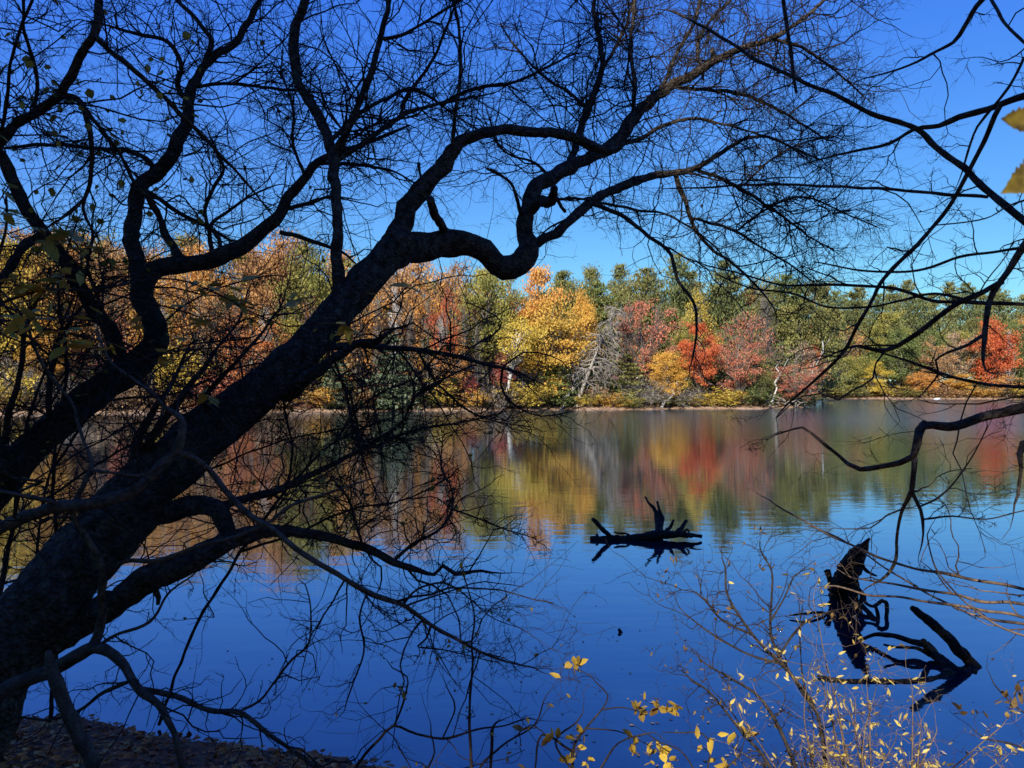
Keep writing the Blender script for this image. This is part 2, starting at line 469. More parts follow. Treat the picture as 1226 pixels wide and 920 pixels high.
def broad_unit(seed, clumps, per, leaf, base=0.25, spread=0.12, sparse=False, lean=0.0, tr0=0.020):
    global rng
    keep = rng; rng = np.random.default_rng(seed)
    tr, cr = Geo(), Geo()
    top = np.array([lean * 0.6 + rng.normal() * 0.03, rng.normal() * 0.03, 0.86])
    t = np.linspace(0, 1, 9)[:, None]
    P = np.hstack([lean * 0.6 * t ** 1.4 + 0.02 * np.sin(t * 7 + seed), 0.02 * np.cos(t * 5 + seed), 0.86 * t]); P[0] = 0
    tubes(tr, P[None], (tr0 * (1 - 0.85 * t[:, 0]))[None], 6)
    cc = []
    while len(cc) < clumps:
        q = rng.uniform(-1, 1, 3)
        r = np.linalg.norm(q)
        if r > 1 or r < 0.35: continue
        z = base + (1 - base) * (q[2] * 0.5 + 0.5)
        h = (z - base) / (1 - base)
        w = 0.5 * (1 - (abs(h - 0.42) / 0.62) ** 2.2) ** 0.5 if abs(h - 0.42) < 0.62 else 0.1
        w *= 0.82 + 0.75 * noise.noise(Vector((math.atan2(q[1], q[0]) * 0.9, h * 2.5, seed * 1.7)))
        c = np.array([q[0] * w + lean * 0.6 * z ** 1.4, q[1] * w, z * 0.96])
        cc.append(c)
    for c in cc:
        zb = max(0.15, c[2] - 0.12 - abs(rng.normal()) * 0.2)
        k = min(zb / 0.86, 1) * 8; i = min(int(k), 7)
        s = P[i] * (1 - (k - i)) + P[i + 1] * (k - i)
        limb_to(tr, s, c, 0.0075, 0.0016, 5, 0.06, 3)
        nn = int(per * rng.uniform(0.5, 1.5))
        sp = spread * rng.uniform(0.6, 1.3)
        tilt = rng.normal(size=2) * 0.25
        q = rng.normal(size=(nn, 3)) * np.array([sp * 1.15, sp * 1.15, sp * 0.38]) * 0.62
        q[:, 2] += q[:, 0] * tilt[0] + q[:, 1] * tilt[1]
        q = c + q
        cards(cr, q, leaf * rng.uniform(0.6, 1.4, nn), 0.5)
        if sparse:
            s2 = np.repeat(c[None], 9, 0)
            Pp, Rr = grow(s2, nrm(c - s)[None] + rng.normal(size=(9, 3)) * 0.7, np.full(9, spread * 1.2), np.full(9, 0.0016), 4, 0.3)
            tubes(tr, Pp, Rr, 3)
    a, b = tr.mesh('trunk', True), cr.mesh('crown')
    rng = keep
    return a, b

def pine_unit(seed, tiers=15, base=0.16, leaf=0.024, droop=0.0, taper=1.0, per=74):
    global rng
    keep = rng; rng = np.random.default_rng(seed)
    tr, cr = Geo(), Geo()
    t = np.linspace(0, 1, 8)
    P = np.stack([0.012 * np.sin(t * 6 + seed), 0.012 * np.cos(t * 5), t * 0.985], 1); P[0] = 0
    tubes(tr, P[None], (0.019 * (1 - 0.95 * t))[None], 6)
    for k in range(tiers):
        h = (k + rng.uniform(-0.3, 0.3)) / (tiers - 1); h = min(max(h, 0), 1)
        z = base + (0.985 - base) * h
        w = rng.uniform(0.75, 1.15) * 0.5 * ((1 - h) ** taper) * (0.55 + 0.45 * min(1, (h + 0.12) / 0.3)) + 0.06
        nb = int(6 + 3 * (1 - h))
        a0 = rng.uniform(0, 6.28)
        for j in range(nb):
            a = a0 + j * 6.283 / nb + rng.normal() * 0.25
            L = w * rng.uniform(0.55, 1.15)
            s = np.array([0, 0, z]); e = s + np.array([math.cos(a) * L, math.sin(a) * L, L * (0.20 - droop) + 0.02])
            limb_to(tr, s, e, 0.0045, 0.001, 4, -0.05, 3)
            nn = int(per * (0.35 + L / 0.4))
            u = rng.uniform(0.15, 1.05, nn) ** 0.75
            q = s + (e - s) * u[:, None] + rng.normal(size=(nn, 3)) * np.array([0.044, 0.044, 0.010]) * (0.5 + 1.2 * L / 0.5)
            q[:, 2] += 0.014
            cards(cr, q, leaf * rng.uniform(0.6, 1.3, nn), 0.9)
    a, b = tr.mesh('trunk', True), cr.mesh('crown')
    rng = keep
    return a, b

def bare_unit(seed, droop=0.0, lean=0.0, limbs=34, r=0.02, trop=0.03):
    global rng
    keep = rng; rng = np.random.default_rng(seed)
    tr, br = Geo(), Geo()
    t = np.linspace(0, 1, 10)
    P = np.stack([lean * t ** 1.1, 0.015 * np.cos(t * 6), t], 1); P[0] = 0
    tubes(tr, P[None], (r * (1 - 0.9 * t))[None], 6)
    k = rng.uniform(0.22, 0.97, limbs)
    i = np.minimum((k * 9).astype(int), 8); f = (k * 9 - i)[:, None]
    s = P[i] * (1 - f) + P[i + 1] * f
    az = rng.uniform(0, 6.28, limbs)
    d = np.stack([np.cos(az), np.sin(az), rng.uniform(0.2, 1.0, limbs) if not droop else rng.uniform(-0.3, 0.4, limbs)], 1)
    L = rng.uniform(0.22, 0.42, limbs) * (1.15 - 0.8 * k)
    P1, R1 = grow(s, d, L, np.full(limbs, r * 0.33), 7, 0.2, trop - droop)
    tubes(br, P1, R1, 3)
    c = children(P1, R1, 7, plen=L)
    P2, R2 = grow(c[0], c[1], c[2], c[3], 5, 0.25, trop - droop * 1.6)
    tubes(br, P2, R2, 3)
    c2 = children(P2, R2, 3, plen=c[2])
    P3, R3 = grow(c2[0], c2[1], c2[2] * 1.2, c2[3], 4, 0.25, trop - droop * 1.6)
    tubes(br, P3, R3, 3)
    a, b = tr.mesh('trunk', True), br.mesh('crown')
    rng = keep
    return a, b

def shrub_unit(seed, stems=14, per=170, leaf=0.046, bare=False):
    global rng
    keep = rng; rng = np.random.default_rng(seed)
    tr, cr = Geo(), Geo()
    az = rng.uniform(0, 6.28, stems)
    rr = rng.uniform(0, 0.10, stems)
    s = np.stack([np.cos(az) * rr, np.sin(az) * rr, np.zeros(stems)], 1)
    d = np.stack([np.cos(az) * 0.6, np.sin(az) * 0.6, rng.uniform(0.7, 1.4, stems)], 1)
    L = rng.uniform(0.55, 1.0, stems)
    P1, R1 = grow(s, d, L, np.full(stems, 0.012), 7, 0.22, 0.05)
    tubes(tr, P1, R1, 3)
    c = children(P1, R1, 9 if bare else 6, plen=L)
    P2, R2 = grow(c[0], c[1], c[2], c[3], 5, 0.25, 0.06)
    tubes(tr, P2, R2, 3)
    if bare:
        c2 = children(P2, R2, 4, plen=c[2])
        P3, R3 = grow(c2[0], c2[1], c2[2], c2[3], 4, 0.25, 0.05)
        tubes(tr, P3, R3, 3)
        nn = stems * 8
    else:
        nn = stems * per
    i = rng.integers(0, len(P2), nn); k = rng.integers(1, 5, nn)
    q = P2[i, k] + rng.normal(size=(nn, 3)) * 0.04
    q[:, 2] = np.abs(q[:, 2])
    cards(cr, q, leaf * rng.uniform(0.5, 1.4, nn), 0.5)
    a, b = tr.mesh('stems', True), cr.mesh('leaves')
    rng = keep
    return a, b

UNITS = {
 'b': [broad_unit(s, 62, 210, 0.0185, base=b, spread=0.098) for s, b in ((1, 0.16), (2, 0.22), (3, 0.12), (4, 0.2))],
 's': [broad_unit(s, 48, 105, 0.0175, base=b, spread=0.088, sparse=True) for s, b in ((11, 0.2), (12, 0.28), (13, 0.16))],
 't': [broad_unit(s, 56, 42, 0.017, base=0.2, spread=0.10, sparse=True) for s in (21, 22)],
 'k': [broad_unit(31, 40, 110, 0.020, base=0.5, spread=0.11, lean=0.5, tr0=0.03)],
 'p': [pine_unit(s, tiers=tt, base=b, taper=tp) for s, tt, b, tp in ((41, 17, 0.14, 0.60), (42, 15, 0.2, 0.48), (43, 19, 0.1, 0.70))],
 'h': [pine_unit(51, tiers=12, base=0.03, leaf=0.05, droop=0.28, taper=0.8, per=34)],
 'o': [bare_unit(61), bare_unit(62, limbs=44)],
 'w': [bare_unit(71, droop=0.16, lean=0.42, limbs=52, r=0.024)],
 'u': [shrub_unit(s) for s in (81, 82, 83)],
 'v': [shrub_unit(s, 16, 0, 0.05, True) for s in (91, 92)],
}
for k, lst in UNITS.items():
    for a, b in lst:
        a.materials.append(MFARB); b.materials.append(MFARB)
NAMES = {'b': ('broadleaf_tree', 'tree'), 's': ('broadleaf_tree', 'tree'), 't': ('broadleaf_tree', 'tree'), 'k': ('leaning_birch', 'tree'),
         'p': ('pine_tree', 'tree'), 'h': ('hemlock_tree', 'tree'), 'o': ('bare_tree', 'tree'), 'w': ('fallen_bare_tree', 'tree'),
         'u': ('shore_shrub', 'shrub'), 'v': ('bare_shrub', 'shrub')}
PART = {'u': ('stems', 'leaves'), 'v': ('stems', 'leaves')}
count = {}
def plant(kind, x, top, w, D, mat, label, group=None, bark=None, variant=None, off=0.0, depth=0.85):
    """one tree or shrub of the far shore: x, top and width as seen, D its distance"""
    c = count[kind] = count.get(kind, -1) + 1
    a, b = UNITS[kind][(c if variant is None else variant) % len(UNITS[kind])]
    X = (x - CX) / F * D
    z0 = gh(X, D) - 0.05
    H = CAMZ + (CY - top) / F * D - z0
    W = w / F * D
    nm, cat = NAMES[kind]
    r = thing(nm, (X, D, z0), label, cat, group)
    r.rotation_euler = (0, 0, 0 if kind in 'kw' else random.uniform(0, 6.28))
    pn = PART.get(kind, ('trunk', 'crown'))
    s = (W, W * depth if kind in 'kw' else W, H)
    bark = bark or (MDARKB if kind in 'ph' else MFARB)
    for me, nme, mt in ((a, pn[0], bark), (b, pn[1], mat)):
        o = bpy.data.objects.new(nme, me)
        COL.objects.link(o)
        o.parent = r
        o.scale = s
        o.material_slots[0].link = 'OBJECT'
        o.material_slots[0].material = mt
    return r

FAR = [
 # kind, x, top, width, distance, colour, label
 # --- left shore, seen through the near branches
 ('b', 12, 262, 120, 74, 'yellow', 'broad bright yellow tree at the far left edge of the wood'),
 ('s', 82, 284, 90, 76, 'orange', 'pale orange thin tree just right of the big yellow tree at the left'),
 ('s', 128, 284, 80, 79, 'rust', 'brownish rust oak behind the curved dark trunk on the left'),
 ('b', 60, 375, 60, 71, 'gold', 'low golden tree under the pale orange tree at the left'),
 ('s', 150, 372, 52, 73, 'coral', 'small pinkish red maple left of the curved dark trunk'),
 ('s', 222, 284, 104, 77, 'orange', 'wide orange tan oak seen between the two dark trunks'),
 ('s', 182, 335, 60, 74, 'gold', 'narrow golden tree left of the wide orange tan oak'),
 ('s', 300, 352, 104, 73, 'redorange', 'low orange red maple between the two dark trunks'),
 ('b', 372, 280, 96, 79, 'ygreen', 'yellow green oak above the leaning trunk'),
 ('b', 338, 272, 92, 86, 'rust', 'dull rusty red crown at the skyline behind the yellow green oak'),
 ('t', 255, 330, 70, 76, 'rust', 'thin rusty tree right of the wide orange tan oak'),
 ('s', 430, 312, 84, 77, 'orange', 'thin orange tree with pale stems right of the leaning trunk'),
 ('s', 468, 308, 92, 80, 'rust', 'rusty tan oak under the arching dark limb'),
 ('s', 508, 300, 84, 82, 'orange', 'tall orange tan oak with bare stems left of the narrow red maple'),
 ('s', 545, 302, 76, 84, 'rust', 'faded rusty thin tree behind the narrow red maple'),
 ('s', 536, 342, 46, 76, 'red', 'narrow red maple below the arching dark limb'),
 ('s', 542, 395, 60, 75.6, 'orange', 'burnt orange young tree under the narrow red maple'),
 ('b', 583, 306, 88, 80, 'ygreen', 'olive yellow oak right of the narrow red maple'),
 ('o', 612, 328, 52, 84, None, 'grey bare tree between the olive yellow oak and the orange gold tree'),
 ('h', 470, 402, 74, 74.5, 'hemlock', 'grey green hemlock low on the shore, largest evergreen left of the birch'),
 ('h', 405, 425, 50, 73, 'hemlock', 'small grey green hemlock partly behind the leaning trunk'),
 ('s', 607, 398, 36, 79, 'coral', 'small pink red maple behind the leaning white birch'),
 ('s', 604, 418, 30, 77, 'crimson', 'small crimson bush-like maple beside the white birch trunk'),
 ('s', 562, 443, 28, 76, 'crimson', 'dark crimson sapling low left of the white birch'),
 # --- centre
 ('b', 646, 316, 84, 82, 'orange', 'tall orange topped tree behind the spreading gold tree'),
 ('b', 662, 348, 112, 79.5, 'orangegold', 'big spreading orange gold tree right of the white birch'),
 ('k', 603, 376, 84, 76.3, 'yellow', 'leaning white birch with yellow crown over the shore'),
 ('b', 698, 346, 50, 86, 'gold', 'compact golden tree standing against dark green pines'),
 ('h', 664, 425, 70, 79.5, 'green', 'dark green hemlock in the shade under the orange gold tree'),
 ('h', 708, 438, 56, 80.5, 'green', 'dark green hemlock behind the fallen grey tree'),
 ('w', 690, 362, 118, 78.5, None, 'fallen grey tree leaning right with drooping bare branches'),
 ('s', 768, 350, 84, 83, 'coral', 'half bare maple with coral red clusters right of the fallen grey tree'),
 ('o', 752, 372, 64, 82, None, 'grey bare tree beside the half bare coral maple'),
 ('o', 788, 372, 56, 84, None, 'grey bare tree left of the vivid red maple'),
 ('h', 752, 425, 62, 81, 'olive', 'dull olive evergreen below the half bare coral maple'),
 ('b', 800, 412, 50, 80.6, 'gold', 'small orange gold tree left of the vivid red maple'),
 # --- right of centre, the point
 ('b', 838, 385, 60, 81.5, 'red', 'vivid red orange maple near the tip of the point'),
 ('s', 834, 344, 54, 88, 'yellow', 'slim yellow tree rising behind the vivid red maple'),
 ('s', 884, 392, 74, 82.5, 'coral', 'rose red maple right of the vivid red maple'),
 ('t', 898, 360, 76, 86, 'coral', 'pale rose thin crown above the rose red maple'),
 ('o', 918, 352, 66, 88, None, 'grey bare tree above the point'),
 ('s', 952, 432, 76, 83.6, 'coral', 'low coral maple at the end of the point'),
 ('t', 955, 405, 70, 88, 'tan', 'thin tan tree behind the low coral maple'),
 ('s', 972, 388, 34, 94, 'red', 'small red maple in front of pines above the cove'),
 ('b', 822, 372, 40, 86, 'ygreen', 'yellow green tree wedged behind the small orange gold tree'),
 ('h', 856, 418, 56, 86.5, 'green', 'dark green hemlock hidden low behind the vivid red maple'),
 ('h', 935, 412, 60, 89.0, 'green', 'dark green hemlock low behind the coral maple of the point'),
 ('b', 905, 418, 50, 84.5, 'olive', 'olive bushy tree behind the rose red maple'),
 # --- the cove at the right
 ('b', 1015, 420, 58, 136.5, 'ygreen', 'yellow green tree at the left end of the cove'),
 ('t', 1012, 380, 56, 142, 'orange', 'thin orange tree above the yellow green tree of the cove'),
 ('b', 1062, 372, 62, 146, 'ygreen', 'olive yellow oak among the pines behind the cove'),
 ('b', 1046, 430, 40, 135.6, 'yellow', 'small yellow tree at the water of the cove'),
 ('b', 1078, 392, 66, 137, 'green', 'tall full green tree on the shore of the cove'),
 ('s', 1118, 398, 62, 137, 'rust', 'rusty orange tree right of the full green tree'),
 ('s', 1145, 392, 60, 140, 'tan', 'tan tree left of the flaming orange red tree'),
 ('b', 1104, 442, 42, 135, 'orange', 'low orange tree at the water in the middle of the cove'),
 ('b', 1150, 448, 46, 134.6, 'gold', 'low golden tree left of the flaming orange red tree'),
 ('b', 1190, 376, 64, 137, 'red', 'flaming orange red tree at the right of the cove'),
 ('s', 1206, 448, 44, 133.6, 'orange', 'low orange tree below the flaming orange red tree'),
 ('p', 1224, 392, 40, 138, 'pine', 'dark pine at the right edge beside the flaming orange red tree'),
 ('b', 1228, 380, 40, 144, 'orange', 'orange tree behind the dark pine at the right edge'),
 ('o', 1208, 402, 30, 135.5, None, 'slim white bare birch between the flaming tree and the dark pine'),
 # --- skyline pines
 ('p', 812, 310, 66, 92, 'pine', 'tallest pine, its layered top standing left of the forked pine skyline'),
 ('p', 866, 316, 72, 94, 'pine', 'tall broad pine behind the vivid red maple'),
 ('b', 893, 330, 44, 98, 'rust', 'rusty brown oak crown beside the tall broad pine'),
 ('b', 706, 317, 66, 97, 'olive', 'round olive oak crown at the skyline right of the orange gold tree'),
 ('b', 775, 318, 60, 99, 'olive', 'olive crown at the skyline left of the tallest pine'),
 ('p', 742, 322, 60, 101, 'pine2', 'olive pine between the two round olive crowns'),
 ('p', 672, 332, 44, 98, 'pine2', 'slim olive pine behind the orange topped tree'),
 ('p', 952, 346, 74, 100, 'pine', 'wide dark pine above the end of the point'),
 ('p', 985, 350, 66, 112, 'pine', 'dark pine right of the wide pine above the point'),
]
for kind, x, top, w, D, mat, label in FAR:
    bark = None
    if kind == 'k': bark = MBIRCH
    if kind == 'w': bark = MGREYB
    if kind == 'o': bark = MBIRCH if 'birch' in label else MFARB
    plant(kind, x, top, w, D, LM[mat] if mat else bark, label, bark=bark, variant=None)

# back rows: taller trees on the rise, no two set quite alike but nothing tells them apart
rb = random.Random(5)
for i in range(16):
    x = 1000 + i * 17 + rb.uniform(-6, 6)
    plant('p', x, rb.uniform(340, 358), rb.uniform(48, 66), 150 + (i % 3) * 7, LM[('pine', 'pine2', 'pine2')[i % 3]],
          'dark pine in the back row behind the cove', 'pines behind the cove')
for i in range(9):
    x = 1000 + i * 29 + rb.uniform(-6, 6)
    plant('b', x, rb.uniform(378, 396), rb.uniform(48, 66), 144, LM[('olive', 'green', 'ygreen')[i % 3]],
          'olive green crown in front of the pines behind the cove', 'olive trees behind the cove')
for i in range(20):
    x = 630 + i * 18 + rb.uniform(-8, 8)
    plant('bbp'[i % 3], x, rb.uniform(326, 350), rb.uniform(66, 88), 93 + rb.uniform(0, 6), LM[('olive', 'green', 'pine2', 'olive')[i % 4]],
          'olive green tree in the second row of the middle shore', 'second row trees of the middle shore')
for i in range(24):
    x = -110 + i * 30 + rb.uniform(-10, 10)
    plant('bsb'[i % 3], x, (254 + max(0, x) * 0.092) + rb.uniform(0, 18), rb.uniform(86, 112), 91 + rb.uniform(0, 5), LM[('rust', 'olive', 'orange', 'ygreen', 'rust')[i % 5]],
          'brown, orange or olive crown along the top of the left wood', 'back row of the left wood')
for i in range(22):
    x = -40 + i * 27 + rb.uniform(-10, 10)
    plant('sb'[i % 2], x, rb.uniform(345, 384), rb.uniform(64, 84), 80 + rb.uniform(0, 3), LM[('orange', 'olive', 'rust', 'gold', 'green')[i % 5]],
          'half bare autumn tree inside the left wood', 'inner trees of the left wood')

for i, (x, top) in enumerate([(30, 330), (66, 345), (118, 352), (196, 340), (240, 372), (284, 350), (318, 372), (428, 372), (452, 362), (474, 350), (492, 372), (512, 366), (528, 380), (556, 372), (572, 390), (626, 392), (650, 408)]):
    plant('o', x, top, rb.uniform(26, 44), max(76.0, float(shore_far(np.float64((x - CX) / F * 75))) + 2.2), MFARB if i % 3 else MBIRCH,
          'slim pale bare tree among the colours of the left shore', 'slim pale bare trees of the left shore', bark=MFARB if i % 3 else MBIRCH)

SHR = [
 ('u', 20, 440, 60, 68.5, 'yellow', 'yellow shrub on the shore at the far left edge'),
 ('v', 40, 425, 60, 69.5, None, 'pale bare shrub on the far left shore'),
 ('v', 95, 450, 60, 70, None, 'pale bare shrub left of the thick crossing trunks'),
 ('u', 140, 455, 60, 70.5, 'tan', 'tan shrub on the left shore behind the thick trunks'),
 ('u', 212, 408, 56, 72.4, 'yellow', 'yellow shrub low between the two dark trunks'),
 ('u', 262, 440, 60, 72, 'coral', 'reddish shrub low on the left shore'),
 ('u', 330, 452, 60, 72, 'tan', 'brownish shrub behind the leaning trunk'),
 ('u', 395, 460, 50, 72.2, 'gold', 'orange gold shrub just right of the leaning trunk'),
 ('u', 440, 462, 56, 73, 'rust', 'rust pink shrub at the water below the grey green hemlock'),
 ('v', 480, 452, 50, 73.5, None, 'grey bare shrub below the grey green hemlock'),
 ('u', 528, 452, 40, 74.2, 'yellow', 'bright yellow shrub left of the crimson sapling'),
 ('u', 508, 474, 40, 73.6, 'green', 'flat green shrub at the water left of the birch'),
 ('u', 568, 466, 44, 75.2, 'gold', 'golden brown shrub below the crimson sapling'),
 ('v', 596, 458, 46, 76, None, 'grey bare shrub at the foot of the white birch'),
 ('u', 634, 456, 62, 76.8, 'yellow', 'wide yellow shrub right of the white birch foot'),
 ('u', 615, 476, 44, 76.0, 'tan', 'tan shrub at the water under the wide yellow shrub'),
 ('u', 676, 464, 46, 78.0, 'green', 'low green shrub left of the fallen grey tree foot'),
 ('u', 703, 472, 34, 77.9, 'yellow', 'small yellow shrub under the fallen grey tree'),
 ('u', 712, 462, 32, 78.6, 'pink', 'pinkish dry shrub behind the small yellow shrub'),
 ('u', 734, 470, 36, 78.4, 'gold', 'golden shrub right of the fallen grey tree foot'),
 ('u', 756, 474, 40, 78.6, 'ygreen', 'yellow green shrub at the water below the coral maple'),
 ('v', 770, 452, 56, 79.6, None, 'large grey bare shrub below the coral maple'),
 ('u', 802, 472, 44, 79.6, 'olive', 'olive shrub below the small orange gold tree'),
 ('v', 818, 458, 46, 80.4, None, 'grey bare shrub below the vivid red maple'),
 ('u', 838, 472, 30, 80.6, 'yellow', 'small yellow shrub at the sandy shore'),
 ('u', 866, 464, 50, 81.2, 'yellow', 'tall yellow shrub below the rose red maple'),
 ('u', 882, 470, 34, 81.6, 'gold', 'golden shrub beside the tall yellow shrub'),
 ('u', 908, 462, 54, 82.6, 'green', 'green shrub behind the driftwood pile'),
 ('u', 960, 470, 44, 84.2, 'olive', 'olive shrub at the tip of the point'),
 ('u', 1000, 458, 40, 134.8, 'ygreen', 'yellow green shrub at the left end of the cove shore'),
 ('u', 1024, 462, 34, 135.0, 'olive', 'olive shrub beside the yellow green shrub of the cove'),
 ('u', 1062, 462, 38, 134.6, 'yellow', 'yellow shrub below the full green tree of the cove'),
 ('u', 1088, 466, 34, 134.2, 'ygreen', 'greenish shrub at the water right of the full green tree'),
 ('u', 1128, 460, 38, 134.0, 'rust', 'dark rusty shrub in the middle of the cove shore'),
 ('u', 1172, 464, 44, 133.4, 'gold', 'golden shrub below the flaming orange red tree'),
 ('u', 1222, 464, 40, 132.4, 'yellow', 'yellow shrub on the cove shore at the right edge'),
]
for kind, x, top, w, D, mat, label in SHR:
    D = max(D, float(shore_far(np.float64((x - CX) / F * D))) + 1.2)
    plant(kind, x, top, w, D, LM[mat] if mat else MGREYB, label, bark=MGREYB if kind == 'v' else None)

# undergrowth that reads as one mass along the whole far shore
g = Geo()
nn = 16000
ux = rng.uniform(-70, 95, nn)
uy = shore_far(ux) + np.abs(rng.normal(size=nn)) * 4.5 + 0.35
uz = ground_h(ux, uy) + rng.uniform(0, 1, nn) ** 1.6 * 1.5
cards(g, np.stack([ux, uy, uz], 1), rng.uniform(0.15, 0.38, nn), 0.4)
link('undergrowth', g.mesh('undergrowth'), leaf_mat('leaf_undergrowth', [(0.07, 0.06, 0.03), (0.20, 0.13, 0.06), (0.36, 0.25, 0.10)], 0.15, 0.2),
     label='brown and ochre undergrowth along the far shore', category='undergrowth', kind='stuff')

g = Geo()
nn = 30000
ux = rng.uniform(-80, 112, nn)
back = rng.uniform(5, 18, nn)
uy = shore_far(ux) + back
clump = np.array([noise.noise(Vector((a * 0.35, b * 0.35, 3))) for a, b in zip(ux, uy)])
uz = ground_h(ux, uy) + rng.uniform(0, 1, nn) * (3.2 + 3.2 * clump + 0.12 * back)
cards(g, np.stack([ux, uy, uz], 1), rng.uniform(0.22, 0.5, nn), 0.4)
link('woodland_understory', g.mesh('woodland_understory'), leaf_mat('leaf_understory', [(0.05, 0.065, 0.025), (0.12, 0.12, 0.045), (0.28, 0.19, 0.07)], 0.15, 0.25),
     label='dark green and brown understory between the trunks of the far wood', category='understory', kind='stuff')

# white driftwood heap at the tip of the point and a pale rock in the cove
g = Geo()
for i in range(26):
    a = px(rng.uniform(896, 960), 488, 83.0); a[2] = rng.uniform(0.05, 0.9); a[1] += rng.uniform(-0.6, 0.9)
    b = a + np.array([rng.uniform(-2.6, 2.6), rng.uniform(-0.5, 0.5), rng.uniform(-0.5, 0.9)]); b[2] = max(b[2], 0.05)
    limb_to(g, a, b, 0.08, 0.025, 6, 0.1, 5)
link('driftwood_heap', g.mesh('driftwood_heap', True), MGREYB, label='bleached grey driftwood heap at the tip of the point', category='driftwood', kind='stuff')
for x0, y0, x1, y1, D, lab in ((672, 478, 692, 452, 77.9, 'pale fallen trunk slanting left of the fallen grey tree foot'),
                               (792, 470, 812, 456, 79.9, 'pale broken trunk slanting below the small orange gold tree'),
                               (921, 478, 934, 432, 83.4, 'slim white birch stem leaning right above the driftwood heap'),
                               (962, 470, 985, 408, 90, 'pale slanting stem among the thin tan trees of the point')):
    g = Geo(); a, b = px(x0, y0, D), px(x1, y1, D + 0.6); a[2] = gh(a[0], a[1]) - 0.05
    limb_to(g, a, b, 0.17, 0.06, 7, 0.02, 7); limb_to(g, b * 0.5 + a * 0.5, b + np.array([1.0, 0.3, 0.2]), 0.05, 0.02, 6, 0.05, 5)
    link('pale_snag', g.mesh('pale_snag', True), MBIRCH, label=lab, category='snag')
g = Geo(); c = px(1122, 479.5, 132.0); u = np.linspace(0, math.pi, 7)
V = [];
for i, th in enumerate(u):
    for k in range(10):
        ph = k * 0.6283
        q = np.array([math.sin(th) * math.cos(ph) * 0.75, math.sin(th) * math.sin(ph) * 0.5, math.cos(th) * 0.42])
        V.append(c + q * (1 + 0.25 * noise.noise(Vector(q * 3))))
g.add(V, [(i * 10 + k, i * 10 + (k + 1) % 10, (i + 1) * 10 + (k + 1) % 10, (i + 1) * 10 + k) for i in range(6) for k in range(10)])
link('rock', g.mesh('rock', True), MROCK, label='small white rock at the water edge of the cove', category='rock')

